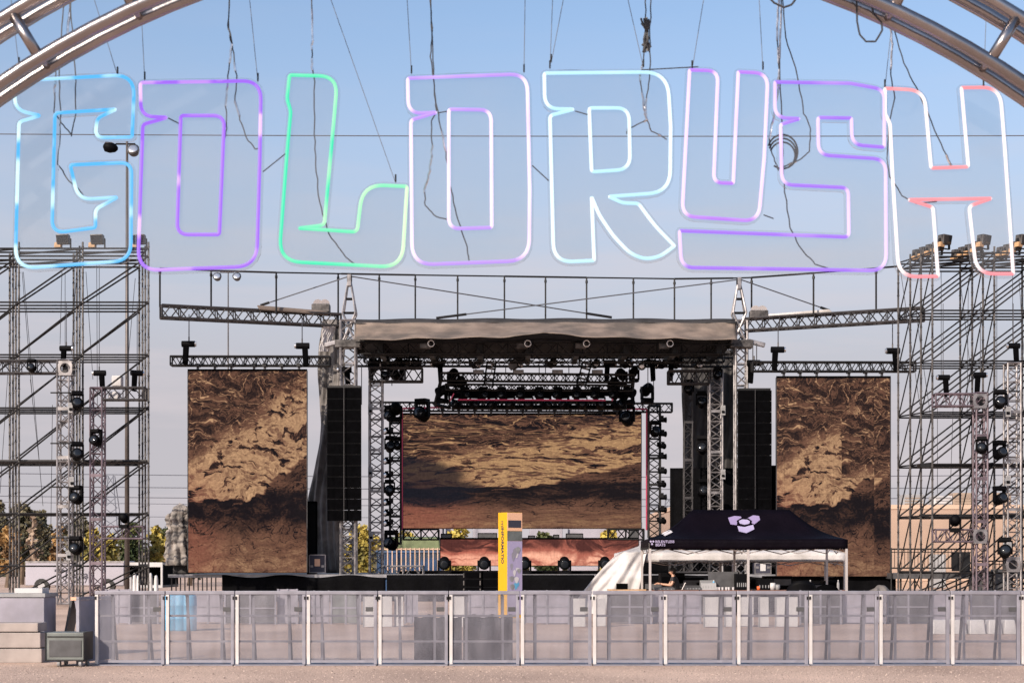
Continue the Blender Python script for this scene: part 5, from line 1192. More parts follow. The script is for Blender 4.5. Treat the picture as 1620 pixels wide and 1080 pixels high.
# ---- hoists
def hoist_proto():
    t = thing('chain_hoist', (0, 0, 0), 'x', 'chain hoist', 'chain hoists')
    MB().tube((-.34, 0, 0), (.28, 0, 0), .15, 12).build('motor', M['black'], t, smooth=False)
    MB().tube((.285, 0, 0), (.36, 0, 0), .12, 12).build('motor_cap', M['silver'], t)
    MB().hull8([(-.30, -.11, -.95), (-.06, -.11, -1.0), (-.06, .11, -1.0), (-.30, .11, -.95)], [(-.27, -.11, -.12), (.0, -.11, -.12), (.0, .11, -.12), (-.27, .11, -.12)]).build('chain_bag', M['blackmatte'], t, bevel=.04)
    MB().tube((0, 0, .14), (0, 0, .34), .035, 6).build('hook', M['galv'], t)
    return t
HP = hoist_proto(); hu = [False]
def hoist(px, py, D, lab, rz=0, sc_=.92, grp='chain hoists'):
    return place(HP, hu, P(px, py, D), (0, 0, rz), lab, grp, sc_)
for (px, py, ytop, D, lab, rz) in ((299, 544, 497, 67.8, 'chain hoist over the left end of the left screen', 0), (478, 547, 503, 67.8, 'chain hoist over the right end of the left screen', PI), (1231, 553, 512, 67.8, 'chain hoist over the left end of the right screen', 0), (1412, 555, 500, 67.8, 'chain hoist over the right end of the right screen', PI)):
    hoist(px, py, D, lab, rz); chainline((px, py - 8), (px, ytop), D, 'chain of the ' + lab); 
hoist(1193, 574, 68.6, 'pale chain hoist over the right speaker column', 0); hoist(545, 585, 69.3, 'chain hoist above the left speaker column', PI)
chainline((1191, 572), (1191, 543), 68.6, 'left one of two chains above the right speaker column'); chainline((1197, 572), (1197, 543), 68.6, 'right one of two chains above the right speaker column')
for (px, py, lab, rz) in ((592, 575, 'chain hoist hidden at the left end of the flown truss', 0), (640, 573, 'chain hoist beside the left truss arm', 0), (692, 575, 'chain hoist left of the lighting pod', PI), (965, 574, 'chain hoist right of the lighting pod', 0), (1028, 573, 'chain hoist over the right end of the header truss', PI), (1066, 573, 'chain hoist above the right truss arm', 0)):
    hoist(px, py, 72.6, lab, rz, .9)
for i, (px, y0, y1) in enumerate(((572, 575, 640), (620, 582, 610), (753, 577, 592), (778, 577, 592), (800, 577, 592), (853, 577, 592), (863, 577, 592), (900, 577, 592), (996, 580, 596), (1025, 577, 612), (1034, 577, 620), (698, 577, 600))):
    chainline((px, y0), (px, y1), 73, '%s chain from the left under the flown truss' % (od[i]), .02)

# ---- moving-head lights
def mh_proto():
    t = thing('moving_light', (0, 0, 0), 'x', 'moving light', 'moving lights')
    MB().bb(-.2, .2, -.17, .17, -.05, .09).build('base', M['black'], t, bevel=.02)
    y = MB(); y.bb(-.25, -.19, -.08, .08, -.50, -.02).bb(.19, .25, -.08, .08, -.50, -.02).bb(-.25, .25, -.08, .08, -.09, -.052); y.build('yoke', M['black'], t)
    m4 = Matrix.Translation((0, 0, -.42)) @ Matrix.Rotation(R(72), 4, 'X')
    h = MB().lathe([(.12, -.24), (.18, -.18), (.20, -.02), (.19, .14), (.21, .18), (.21, .24), (.17, .25)], 16, m4).build('head', M['black'], t, smooth=True)
    MB().lathe([(.165, .251), (.13, .275), (.05, .285)], 14, m4).build('lens', M['glass'], h, smooth=True)
    return t
MH = mh_proto(); mu_ = [False]
def ml(px, py, D, lab, up=False, rz=0.0, s=1.0, grp='moving lights'):
    """px,py = centre of the head"""
    p = P(px, py, D); r_ = (R(180), 0, rz) if up else (0, 0, rz); p.z += (-.40 if up else .40) * s
    return place(MH, mu_, p, r_, lab, grp, s)
G1 = 'moving lights on the stage towers'
for (px, py, D, lab, up, s) in [
 (617, 659, 74.4, 'top moving light on the black tower left of the main screen', False, 1.1), (626, 646, 74.2, 'big moving light at the left corner of the header truss', True, 1.3), (617, 707, 74.4, 'second moving light down the left black tower', False, 1.1), (628, 705, 74.6, 'moving light tucked beside the second one on the left black tower', False, .9), (616, 776, 74.4, 'third moving light down the left black tower', False, 1.1), (619, 860, 74.2, 'moving light at the foot of the left black tower', False, 1.35),
 (668, 655, 73.8, 'moving light with a silver band hanging over the main screen left corner', False, 1.5), (992, 662, 73.8, 'moving light with a silver band hanging over the main screen right corner', False, 1.5),
 (1037, 683, 74.4, 'top moving light on the black tower right of the main screen', False, 1.1), (1110, 637, 72, 'round moving light beside the silver right tower', False, 1.1), (1111, 709, 72, 'second moving light beside the silver right tower', False, 1.2), (1112, 777, 72, 'third moving light beside the silver right tower', False, 1.2),
 (590, 582, 72.8, 'moving light above the left silver tower', False, .9), (625, 592, 72.8, 'long moving light hanging through the left truss arm', False, 1.2), (655, 577, 72.8, 'moving light hanging right of the left truss arm', False, 1.0), (1070, 575, 73, 'moving light hanging above the right truss arm', False, 1.0), (1090, 617, 72.3, 'moving light under the right truss arm', False, 1.0), (1135, 594, 70.6, 'moving light inside the corner of the right truss arm', False, .8), (609, 594, 70.7, 'moving light inside the corner of the left truss arm', False, .8),
 (1024, 616, 74.8, 'moving light on the right end of the header truss', True, 1.3), (1003, 588, 73, 'moving light upper right beside the pod', True, 1.0)]:
    ml(px, py, D, lab, up, random.uniform(-.5, .5), s, G1)
for i, (px, lab) in enumerate(((703, 'first floor light on the riser, left of the small speaker'), (766, 'floor light on the riser left of the totem'), (830, 'floor light just right of the totem'), (893, 'floor light midway between totem and white sheet'), (957, 'floor light beside the white sheet'))):
    ml(px, 890, 71.2, lab, True, R(180), 1.25, 'floor lights on the riser')
# small strobe-like lights down the outer edge of right black tower
SP = thing('spot_lamp', (0, 0, 0), 'x', 'spot lamp', 'small spot lamps'); spu = [False]
MB().lathe([(.07, 0), (.10, .05), (.11, .26), (.13, .28), (.13, .32)], 12, Matrix.Rotation(R(90), 4, 'X')).build('lamp_body', M['black'], SP, smooth=True)
MB().bb(-.15, -.13, -.18, 0.0, -.03, .18).bb(.13, .15, -.18, 0.0, -.03, .18).bb(-.15, .15, -.18, -.15, .16, .18).build('bracket', M['galv_dark'], SP)
MB().lathe([(.11, .322), (.06, .335)], 12, Matrix.Rotation(R(90), 4, 'X')).build('lens', M['silver'], SP, smooth=True)
for i, py in enumerate((664, 686, 705, 722, 745, 766, 786, 806, 824)):
    place(SP, spu, P(1043, py, 74.6), (0, 0, R(90 + 20 * (i % 3))), '%s small lamp down the outer edge of the right black tower' % od[i], 'small lamps on the black towers', 1.1)
for i, py in enumerate((683, 730, 752, 795, 812, 828)):
    place(SP, spu, P(618, py, 74.6), (0, 0, R(-40)), '%s small lamp down the left black tower' % od[i], 'small lamps on the black towers', 1.2)
# lights along rear truss
for i, px in enumerate((602, 634, 662, 700, 748, 812, 870, 940, 986, 1015, 1050, 1100)):
    place(SP, spu, P(px, 579, 73.1), (R(random.uniform(-30, 10)), 0, R(random.uniform(-60, 60))), '%s spot lamp from the left clamped on the flown truss' % od[i], 'spot lamps on the flown truss', 1.5)

# ---- lighting pod
DP = 72.0
t = thing('lighting_pod', P(846, 650, DP), 'big black rectangular lighting pod flown over the main screen', 'lighting pod')
for (a, b_, s_) in (((697, 596), (1003, 599), .36), ((705, 612), (1001, 614), .26)):
    ch, br = truss(P(*a, DP), P(*b_, DP), s_, 34, rc=.04, rb=.022); ch.build('top_truss', M['blacktruss'], t); br.build('lacing', M['blacktruss'], t)
ch, br = truss(P(716, 640, DP + 1.2), P(990, 641, DP + 1.2), .36, 30, rc=.04, rb=.022); ch.build('lower_truss', M['blacktruss'], t); br.build('lacing', M['blacktruss'], t)
MB().box(P(850, 621, DP + .3), (8.3, .3, .30)).build('cable_tray', M['blackmatte'], t)
MB().box(P(850, 643, DP + 1.0), (8.0, .3, .14)).build('cable_tray', M['blackmatte'], t)
for s, pa, pb, pc in ((-1, (699, 595), (688, 640), (712, 645)), (1, (1002, 598), (1000, 618), (976, 646))):
    MB().tube(P(*pa, DP), P(*pb, DP + .3), .09, 6).tube(P(*pb, DP + .3), P(*pc, DP + 1), .09, 6).tube(P(pa[0] - s * 9, pa[1], DP), P(pc[0], pc[1], DP + 1), .05, 6).build('end_frame', M['blacktruss'], t)
MB().tube(P(724, 632, DP - .2), P(958, 633, DP - .2), .035, 5).build('red_strip', M['redled'], t)
for (a, b_) in (((718, 622), (712, 634)), ((972, 622), (968, 634))): MB().tube(P(*a, DP - .2), P(*b_, DP - .2), .03, 5).build('red_strip', M['redled'], t)
GP = 'lights of the lighting pod'
for i in range(9):
    ml(735 + i * 29.5, 626, DP - .1, '%s moving light from the left in the upper row of the pod' % od[i], False, R(random.uniform(-40, 40)), .85, GP)
for i in range(10):
    ml(722 + i * 28.5, 640, DP + .5, '%s moving light from the left in the lower row of the pod' % od[i], False, R(random.uniform(-40, 40)), .95, GP)
for (px, lab) in ((757, 'leftmost'), (820, 'second'), (882, 'third'), (945, 'rightmost')):
    tt = thing('blinder_box', P(px, 592, DP - .1), lab + ' flat lamp box standing on top of the pod', 'lamp box', GP)
    MB().box(P(px, 588.5, DP - .1), (.5, .22, .2)).build('housing', M['darkgrey'], tt, bevel=.015); MB().box(P(px, 588, DP - .225), (.44, .02, .14)).build('glass_front', M['midgrey'], tt)
    MB().box(P(px, 592, DP - .1), (.06, .06, .1)).build('clamp', M['black'], tt)
for (px, lean, lab) in ((775, .12, 'left'), (924, .22, 'right')):
    tt = thing('bracket_plate', P(px, 612, DP - .3), lab + ' leaning perforated steel plate on the pod', 'bracket plate', GP)
    rot_ = Matrix.Rotation(lean * 1.2, 3, 'Y'); c = P(px, 592, DP - .3)
    for dx in (-.2, .2): MB().box(c + rot_ @ Vector((dx, 0, 0)), (.07, .16, 1.15), rot_).build('side_plate', M['black'], tt)
    for q in range(5): MB().box(c + rot_ @ Vector((0, 0, -.45 + q * .24)), (.34, .1, .08), rot_).build('rung', M['darkgrey'], tt)
    for q in (.28, .40): MB().box(c + rot_ @ Vector((.04, -.06, q)), (.07, .02, .05), rot_).build('bright_tab', M['white'], tt)
for (px, py, lab, rz) in ((717, 592, 'tall light standing on the left of the pod', .3), (983, 592, 'tall light standing on the right of the pod', -.4), (700, 618, 'light at the left end frame of the pod', .9), (995, 620, 'light at the right end frame of the pod', -.9), (729, 604, 'light behind the left end of the pod', 0.1), (971, 606, 'light behind the right end of the pod', 0.1)):
    ml(px, py, DP + .2, lab, True, rz, 1.15, GP)
# barn lamp tilted
tt = thing('flood_lamp', P(817, 583, 73), 'tilted boxy flood lamp hanging under the flown truss', 'flood lamp')
rot_ = Matrix.Rotation(R(-40), 3, 'Y')
MB().box(P(818, 573, 72.9), (.75, .4, .42), rot_).build('housing', M['darkgrey'], tt, bevel=.03); MB().box(P(812, 577, 72.68), (.5, .03, .3), rot_).build('lens', M['midgrey'], tt)
MB().tube(P(822, 562, 72.9), P(820, 570, 72.9), .04, 6).build('clamp', M['black'], tt)
# underscreen gear between the screens
for i, (px, w_, h) in enumerate(((706, .55, .25), (771, .95, .28), (909, .85, .26), (841, .35, .16), (880, .3, .2), (1003, .5, .5))):
    t = thing('stage_amp', P(px, 852, DC - .6), '%s black amplifier box from the left in the gap below the main screen' % od[i], 'amplifier', 'boxes between the two screens')
    zb_ = Z(853, DC - .6) + .045; x_ = X(px, DC - .6)
    MB().bb(x_ - w_ / 2, x_ + w_ / 2, DC - .58, DC - .3, zb_, zb_ + h).build('housing', M['black'], t, bevel=.02); MB().bb(x_ - w_ / 2 + .04, x_ + w_ / 2 - .04, DC - .60, DC - .583, zb_ + .05, zb_ + h - .05).build('front', M['darkgrey'], t)
# front fill speakers
def ffill(px, lab, D=66.8):
    xc = X(px, D); t = thing('speaker_stack', (xc, D, 0), lab, 'speaker', 'small speaker stacks at the stage front')
    z = 0.0
    for k in range(4):
        MB().bb(xc - .42, xc + .42, D, D + .5, z + .004, z + .32).build('cabinet', M['black'], t, bevel=.015)
        MB().bb(xc - .38, xc + .38, D - .012, D - .001, z + .04, z + .29).build('grille', M['blackmatte'], t)
        MB().bb(xc - .47, xc - .425, D - .02, D + .1, z + .06, z + .25).build('rigging_plate', M['galv'], t); z += .335
for (px, lab) in ((750, 'black four-box speaker stack left of the totem'), (776, 'second black speaker stack touching the totem')): ffill(px, lab)
# flight cases on the stage
def fcase(px0, px1, y0, y1, D, lab):
    x0, x1 = X(px0, D), X(px1, D); z1 = Z(y0, D); z0 = max(zdk, Z(y1, D)); t = thing('flight_case', ((x0 + x1) / 2, D, z0), lab, 'flight case', 'flight cases on the stage')
    MB().bb(x0, x1, D, D + .7, z0 + .004, z1).build('body', M['printdark'], t)
    for (a, b_, c, d) in ((x0 - .01, x0 + .035, z0, z1), (x1 - .035, x1 + .01, z0, z1), (x0 + .036, x1 - .036, z1 - .03, z1 + .01), (x0 + .036, x1 - .036, z0, z0 + .045)): MB().bb(a, b_, D - .015, D + .05, c + .004, d).build('metal_edge', M['alu'], t)
    MB().bb((x0 + x1) / 2 - .12, (x0 + x1) / 2 + .12, D - .012, D - .002, (z0 + z1) / 2 - .1, (z0 + z1) / 2 + .22).build('sticker', M['peach' if px0 < 800 else 'white'], t)
    for s in (x0 + .12, x1 - .12): MB().box((s, D - .01, z0 + .3), (.12, .02, .1)).build('latch', M['alu'], t)
fcase(489, 515, 877, 906, 68.6, 'black flight case with an orange sticker below the left speaker column')
fcase(1194, 1220, 890, 912, 68.6, 'black flight case with a white sticker seen under the canopies')
t = thing('tall_speaker', P(489, 906, 68.9), 'tall narrow black cabinet right of the left screen', 'speaker'); x_ = X(491, 68.9)
MB().bb(x_ - .2, x_ + .22, 69.2, 69.7, zdk, Z(792, 69)).build('housing', M['blackmatte'], t, bevel=.02); MB().bb(x_ - .17, x_ + .19, 69.17, 69.19, zdk + .1, Z(796, 69)).build('grille', M['black'], t)
t = thing('tall_speaker', P(1225, 900, 69.2), 'tall narrow black cabinet left of the right screen', 'speaker'); x_ = X(1224, 69.2)
MB().bb(x_ - .2, x_ + .22, 69.5, 69.9, zdk, Z(735, 69.2)).build('housing', M['blackmatte'], t, bevel=.02); MB().bb(x_ - .17, x_ + .19, 69.47, 69.49, zdk + .1, Z(740, 69.2)).build('grille', M['black'], t)
single('black_backdrop', drape(X(1060, 74), X(1225, 74), 74.0, zdk, Z(740, 74), 5, .06), M['blackcloth'], 'black cloth backdrop hanging behind the canopy roofs', 'backdrop', smooth=True, solid=.02)
single('black_backdrop', drape(X(1000, 73.4), X(1190, 73.4), 73.4, zdk, Z(868, 73.4), 5, .06), M['blackcloth'], 'low black cloth hanging low behind the white canopy', 'backdrop', smooth=True, solid=.02)
# tarp-covered pile left of the left screen
def pile(u, v):
    th_ = u * PI; l, r2 = 264.0, 300.0; cx_ = X((l + r2) / 2, 68.4); w2 = (X(r2, 68.4) - X(l, 68.4)) / 2
    zt_p = Z(803 + (14 if u < .35 else 2) * (1 - u), 68.4); zb_p = Z(894, 68.4)
    if v > .86: k = (1 - v) / .14; rad = k ** .6
    else: rad = 1.0
    z = zb_p + (zt_p - zb_p) * (v / .86 if v <= .86 else 1.0) + (.22 * (1 - rad) if v > .86 else 0)
    fo = .09 * math.sin(th_ * 9 + v * 5) * (1.2 - v) + .16 * noise.noise(Vector((u * 6, v * 9, 2.0))) + .12 * abs(noise.noise(Vector((u * 12, v * 22, 7.0))))
    if .60 < v < .68: fo -= .10
    rr_ = (w2 + fo) * rad
    return (cx_ - rr_ * math.cos(th_) * 1.0, 68.6 - rr_ * math.sin(th_) * .8, z)
single('covered_stack', MB().grid(pile, 44, 60), M['palecover'], 'pale tarp bundled over gear left of the left screen', 'tarpaulin', smooth=True, solid=.03)
MBx = MB().bb(X(273, 68.6), X(297, 68.6), 68.6, 69.3, zdk, Z(806, 68.6))
single('covered_gear', MBx, M['darktarp'], 'dark gear showing below the pale tarp left of the left screen', 'gear', bevel=.08)
# tarps at right front of the stage
single('folded_tarp', MB().grid(lambda u, v: (X(1372 + 50 * u, 64), 64.2 - .6 * v + .08 * math.sin(u * 19), .02 + .75 * (1 - abs(u - .45) ** 1.6 * 1.9) * math.sin(PI * (v * .5 + .5)) + .05 * noise.noise(Vector((u * 6, v * 6, 0)))), 30, 10), M['tarp'], 'folded grey tarp heap at the right foot of the stage', 'tarpaulin', smooth=True, solid=.02)

# blue container and fence behind the stage
Dk = 92
t = thing('blue_container', (X(645, Dk), Dk, 0), 'corrugated blue shipping container behind the stage', 'container')
xa, xb = X(596, Dk), X(697, Dk); zc = Z(874, Dk)
nw_ = 40
mbc = MB()
def cor(u, v): q = int(u * nw_ * 4) % 4; return (xa + (xb - xa) * u, Dk + (.0 if q in (0, 1) else .05), v * zc)
mbc.grid(cor, nw_ * 4, 1).build('corrugated_side', M['bluecont'], t); MB().bb(xa, xb, Dk + .06, Dk + 2.4, 0.02, zc).build('body', M['bluecont'], t)
MB().bb(xa - .05, xb + .05, Dk - .04, Dk + 2.45, zc + .003, zc + .14).build('roof_frame', M['bluecont'], t)
single('green_cover', MB().hull8([(xa + .5, Dk + .2, zc + .15), (xb, Dk + .2, zc + .15), (xb, Dk + 2, zc + .15), (xa + .5, Dk + 2, zc + .15)], [(xa + .6, Dk + .2, zc + .9), (xb - .1, Dk + .2, zc + .9), (xb - .1, Dk + 1.8, zc + 1.0), (xa + .6, Dk + 1.8, zc + 1.0)]), M['greensheet'], 'olive green cover lying on the blue container', 'cover', bevel=.1)
t = thing('picket_fence', (X(650, 89), 89, 0), 'pale slatted fence in front of the blue container', 'fence')
for k in range(13): MB().bb(X(606 + k * 7.2, 89) - .03, X(606 + k * 7.2, 89) + .03, 89, 89.04, 0, Z(866, 89)).build('slat', M['tanband'], t)
MB().bb(X(600, 89), X(697, 89), 89.045, 89.08, Z(869, 89), Z(867, 89)).build('rail', M['tanband'], t)
# white tent-like buildings far behind the gap between the screens
for i, (a, b_, y0) in enumerate(((640, 700, 836), (705, 735, 838), (748, 798, 836), (838, 890, 837), (900, 958, 838), (962, 1016, 836))):
    D = 130 + i; t = thing('white_trailer', (X((a + b_) / 2, D), D, 0), '%s white trailer from the left far behind the stage gap' % od[i], 'trailer', 'white trailers far behind the stage')
    MB().bb(X(a, D), X(b_, D), D, D + 3, .6, Z(y0, D) + .6).build('box_body', M['truckbody'], t, bevel=.05)
    MB().bb(X(a, D) + .2, X(b_, D) - .2, D + .3, D + 2.8, .35, .597).build('chassis', M['black'], t)
    for s in (.2, .8): MB().tube((X(a, D) + (X(b_, D) - X(a, D)) * s, D + .1, .35), (X(a, D) + (X(b_, D) - X(a, D)) * s, D + .35, .35), .35, 12).build('wheel', M['rubber'], t)

# ------------------------------------------------------------------ scaffolds
def scaffold(label, cols, rows, zs, rakeup, name='scaffold_tower'):
    """cols: photo columns per row at row depth; rows: list of (D, dpx)"""
    D0 = rows[0][0]; t = thing(name, (X(cols[0], D0), D0, 0), label, 'scaffold', 'scaffold towers beside the stage')
    H = zs[-1] + .25
    for ri, (D, dp) in enumerate(rows):
        for c in cols:
            x = X(c + dp, D); jig = 0.008
            s = MB().tube((x, D, 0), (x, D, H), .040, 7)
            for k in range(int(H / .5)): s.tube((x, D, .4 + k * .5), (x, D, .43 + k * .5), .056, 7)
            s.build('standard', M['galv'], t)
            MB().bb(x - .09, x + .09, D - .09, D + .09, 0, .02).build('base_plate', M['galv'], t)
        for z in zs:
            MB().tube((X(cols[0] + dp, D), D, z), (X(cols[-1] + dp, D), D, z), .036, 6).build('ledger', M['galv_dark'], t)
        if rakeup or ri in (0, len(rows) - 1):
            for ci in range(len(cols) - 1):
                a, b_ = cols[ci], cols[ci + 1]
                if a > b_: a, b_ = b_, a
                zz = [0.15] + zs
                for k in range(len(zz) - 1):
                    MB().tube((X(a + dp, D), D - .05, zz[k] + .06), (X(b_ + dp, D), D - .05, zz[k + 1] - .03), .034, 6).build('brace', M['galv_dark'], t)
    zz = [0.15] + zs
    for ri in range(len(rows) - 1):
        (Da, pa), (Db, pb) = rows[ri], rows[ri + 1]
        for ci, c in enumerate(cols):
            for z in zs: MB().tube((X(c + pa, Da), Da, z + .05), (X(c + pb, Db), Db, z + .05), .033, 5).build('transom', M['galv_dark'], t)
            if rakeup and ci < 3:
                for k in range(len(zz) - 1): MB().tube((X(c + pa, Da), Da, zz[k + 1]), (X(c + pb, Db), Db, zz[k]), .028, 5).build('side_brace', M['galv_dark'], t)
    return t
lv = [Z(y, 60) for y in (895, 812, 730, 645, 561, 478, 405, 393)]
lt = scaffold('tall scaffold tower at the left edge of the photo', [235, 131, 30, -72], [(60, 0), (60.75, -5), (61.5, -9.5), (62.25, -14.5)], lv, False)
rt = scaffold('tall scaffold tower at the right edge of the photo', [1475, 1573, 1671], [(60, 0), (60.75, -18), (61.5, -35), (62.25, -54)], [Z(y, 60) for y in (906, 817, 734, 652, 571, 491, 412, 400)], True)
# decks / beams at lower level
MB().bb(X(-80, 60.2), X(232, 60.2), 60.1, 60.6, Z(731, 60.2), Z(727, 60.2)).build('beam', M['greytruss'], lt)
MB().bb(X(1455, 60.2), X(1680, 60.2), 60.1, 60.6, Z(739, 60.2), Z(733, 60.2)).build('beam', M['blacktruss'], rt)
MB().bb(X(1455, 60.2), X(1680, 60.2), 60.1, 60.3, Z(816, 60.2), Z(813, 60.2)).build('beam', M['blacktruss'], rt)
# thin drop lines in the scaffolds
for i, (xa_, ya_, xb_, yb_) in enumerate([(35, 430, 52, 640), (37, 430, 68, 800), (98, 430, 95, 545), (103, 430, 103, 560), (121, 430, 113, 560), (136, 430, 147, 600), (153, 420, 154, 640), (157, 420, 157, 600), (214, 440, 200, 600), (17, 520, 0, 780), (83, 640, 80, 870), (48, 600, 62, 730)]):
    single('drop_line', MB().tube(P(xa_, ya_, 61.2), P(xb_, yb_, 61.2), .011, 4), M['cable'], '%s thin line from the left hanging inside the left scaffold' % od[i], 'line', 'thin lines in the scaffolds')
for i, (xa_, ya_, xb_, yb_) in enumerate([(1425, 430, 1455, 640), (1489, 430, 1489, 600), (1520, 450, 1537, 600), (1532, 440, 1530, 660), (1577, 430, 1577, 640), (1602, 410, 1602, 540), (1612, 440, 1620, 560), (1483, 640, 1483, 780), (1508, 640, 1504, 760), (1447, 480, 1478, 700)]):
    single('drop_line', MB().tube(P(xa_, ya_, 61.2), P(xb_, yb_, 61.2), .011, 4), M['cable'], '%s thin line from the left hanging inside the right scaffold' % od[i], 'line', 'thin lines in the scaffolds')
# floodlights on top of scaffolds
FL = thing('flood_light', (0, 0, 0), 'x', 'floodlight', 'floodlights on the scaffolds'); flu = [False]
MB().hull8([(-.24, -.14, 0.12), (.24, -.14, .12), (.2, .2, .16), (-.2, .2, .16)], [(-.26, -.2, .5), (.26, -.2, .5), (.2, .16, .52), (-.2, .16, .52)]).build('housing', M['galv'], FL, bevel=.03)
MB().hull8([(-.2, -.165, 0.17), (.2, -.165, .17), (.2, -.15, .17), (-.2, -.15, .17)], [(-.22, -.215, .46), (.22, -.215, .46), (.22, -.2, .46), (-.22, -.2, .46)]).build('glass_front', M['glass'], FL)
MB().bb(-.29, -.265, -.05, .05, .0, .36).bb(.265, .29, -.05, .05, .0, .36).bb(-.29, .29, -.05, .05, -.03, -.002).build('bracket', M['galv_dark'], FL)
MB().hull8([(-.36, -.1, .02), (-.1, -.1, .02), (-.1, .1, .02), (-.36, .1, .02)], [(-.34, -.1, .2), (-.1, -.1, .24), (-.1, .1, .24), (-.34, .1, .2)]).build('ballast', M['wood'], FL)
for (px, D, lab) in ((101, 60.3, 'left floodlight on top of the left scaffold'), (155, 60.3, 'middle floodlight on top of the left scaffold'), (221, 60.3, 'right floodlight on top of the left scaffold')):
    place(FL, flu, Vector((X(px, D), D, lv[-1] + .08)), (0, 0, R(-8)), lab, 'floodlights on the scaffolds', 1.0)
zt3 = Z(400, 60) + .08; qn = 0
for (px0, n_) in ((1462, 5), (1524, 5), (1585, 4)):
    cl = {1462: 'left', 1524: 'middle', 1585: 'right'}[px0]
    for k in range(n_):
        D = 60.1 + k * .5; place(FL, flu, Vector((X(px0 + 32 - k * 10.5, D), D, zt3 + (0.12 if k == 0 else 0))), (0, 0, R(35)), '%s floodlight from the right in the %s cluster on the right scaffold' % (od[k], cl), 'floodlights on the scaffolds', .9 if k else 1.0)

# truss goalposts with lights inside the scaffolds
grpS = 'truss towers inside the scaffolds'
tower(92, 113, 570, 905, 59, M['alu'], 'silver truss tower in the left scaffold, nearer its middle', 24, grpS, z0=Z(905, 59) - 1.2, rc=.038, rb=.02)
tower(144, 165, 614, 862, 59, M['alu_pink'], 'pinkish truss tower in the left scaffold beside the lamp mast', 20, grpS, z0=0, rc=.038, rb=.02)
tower(1541, 1561, 622, 852, 59, M['alu_pink'], 'pinkish truss tower in the right scaffold', 20, grpS, z0=0, rc=.038, rb=.02)
tower(1590, 1613, 575, 906, 59, M['alu'], 'tall silver truss tower at the right edge of the photo', 26, grpS, z0=0, rc=.038, rb=.02)
def arm2(a, b_, lab, bays=6, mm='greytruss', D=59.0): return truss_thing('short_truss', P(*a, D), P(*b_, D), .46, bays, M[mm], lab, 'truss', 'short truss arms in the scaffolds', rc=.036, rb=.02)
arm2((-30, 581), (93, 581), 'truss arm at the top of the left silver tower', 8); arm2((164, 623), (230, 623), 'truss arm right of the pinkish left tower', 4); arm2((164, 842), (228, 842), 'low truss arm right of the pinkish left tower', 4, 'alu_pink')
arm2((1478, 633), (1542, 633), 'truss arm left of the pinkish right tower', 6, 'alu_pink'); arm2((1478, 847), (1542, 847), 'low truss arm left of the pinkish right tower', 6, 'alu_pink')
for (px, py, lab) in ((103, 582, 'square corner block on the left silver tower'), (1551, 634, 'square corner block at the top of the pinkish right tower'), (1551, 848, 'square corner block at the foot of the pinkish right tower'), (1603, 893, 'square corner block at the foot of the far right tower')):
    c = P(px, py, 58.7); s = .27; mb = MB()
    t = thing('corner_block', c - Vector((0, 0, s)), lab, 'corner block', 'truss corner blocks')
    n = 14
    for q in range(n):       # face plate with round opening
        a0, a1 = 2 * PI * q / n, 2 * PI * (q + 1) / n
        def sq(a): m_ = max(abs(math.cos(a)), abs(math.sin(a))); return (math.cos(a) / m_ * s, math.sin(a) / m_ * s)
        o0, o1 = sq(a0), sq(a1); i0 = (.19 * math.cos(a0), .19 * math.sin(a0)); i1 = (.19 * math.cos(a1), .19 * math.sin(a1))
        for yy in (-.012, .012): mb.quad(c + Vector((o0[0], yy, o0[1])), c + Vector((o1[0], yy, o1[1])), c + Vector((i1[0], yy, i1[1])), c + Vector((i0[0], yy, i0[1])))
        mb.quad(c + Vector((i0[0], -.012, i0[1])), c + Vector((i1[0], -.012, i1[1])), c + Vector((i1[0], .012, i1[1])), c + Vector((i0[0], .012, i0[1])))
    mb.build('face_plate', M['alu'], t); MB().box(c + Vector((0, .5, 0)), (.5, .02, .5)).build('rear_plate', M['greytruss'], t)
    for (dx, dz) in ((-1, -1), (1, -1), (1, 1), (-1, 1)): MB().box(c + Vector((dx * .245, .25, dz * .245)), (.04, .47, .04)).build('edge_bar', M['alu'], t)
GS = 'moving lights in the scaffolds'
for (px, py, lab, s) in ((122, 639, 'top moving light on the left silver tower', 1.0), (122, 719, 'second moving light down the left silver tower', 1.0), (121, 788, 'third moving light down the left silver tower', 1.0), (120, 868, 'lowest moving light on the left silver tower', 1.0), (1582, 637, 'top moving light beside the far right tower', 1.0), (1581, 717, 'second moving light beside the far right tower', 1.0), (1581, 789, 'third moving light beside the far right tower', 1.0), (1553, 709, 'moving light on the pinkish right tower', .9), (152, 697, 'moving light on the pinkish left tower', .9), (1511, 823, 'moving light standing on the low arm of the right scaffold', .9), (1590, 872, 'lowest moving light beside the far right tower', 1.1), (196, 819, 'moving light standing on the low arm of the left scaffold', .8), (50, 582, 'small moving light inside the top arm of the left scaffold', .7)):
    ml(px, py, 58.6, lab, px in (1511, 196), R(random.uniform(-25, 25)), s, GS)
    if px in (122, 121, 120, 1582, 1581):
        single('cross_pipe', MB().tube(P(px - 42 if px < 800 else px - 5, py - 18, 58.75), P(px + 9 if px < 800 else px + 30, py - 18, 58.75), .03, 6), M['blacktruss'], 'thin pipe holding the ' + lab, 'pipe', 'pipes holding the scaffold lights')
for (px, py, lab, rz) in ((105, 551, 'hoist on top of the left silver tower', PI * 0), (157, 590, 'hoist above the pinkish left tower', PI), (217, 590, 'hoist at the right end of the left scaffold arm', .6), (1492, 597, 'hoist above the left end of the right scaffold arm', PI), (1551, 593, 'hoist above the pinkish right tower', 0), (1603, 547, 'hoist above the far right tower', PI)):
    hoist(px, py, 59.2, lab, rz, .72, 'chain hoists in the scaffolds'); chainline((px, py - 8), (px, 480), 59.2, 'chain of the ' + lab, .014, grp='chains in the scaffolds')
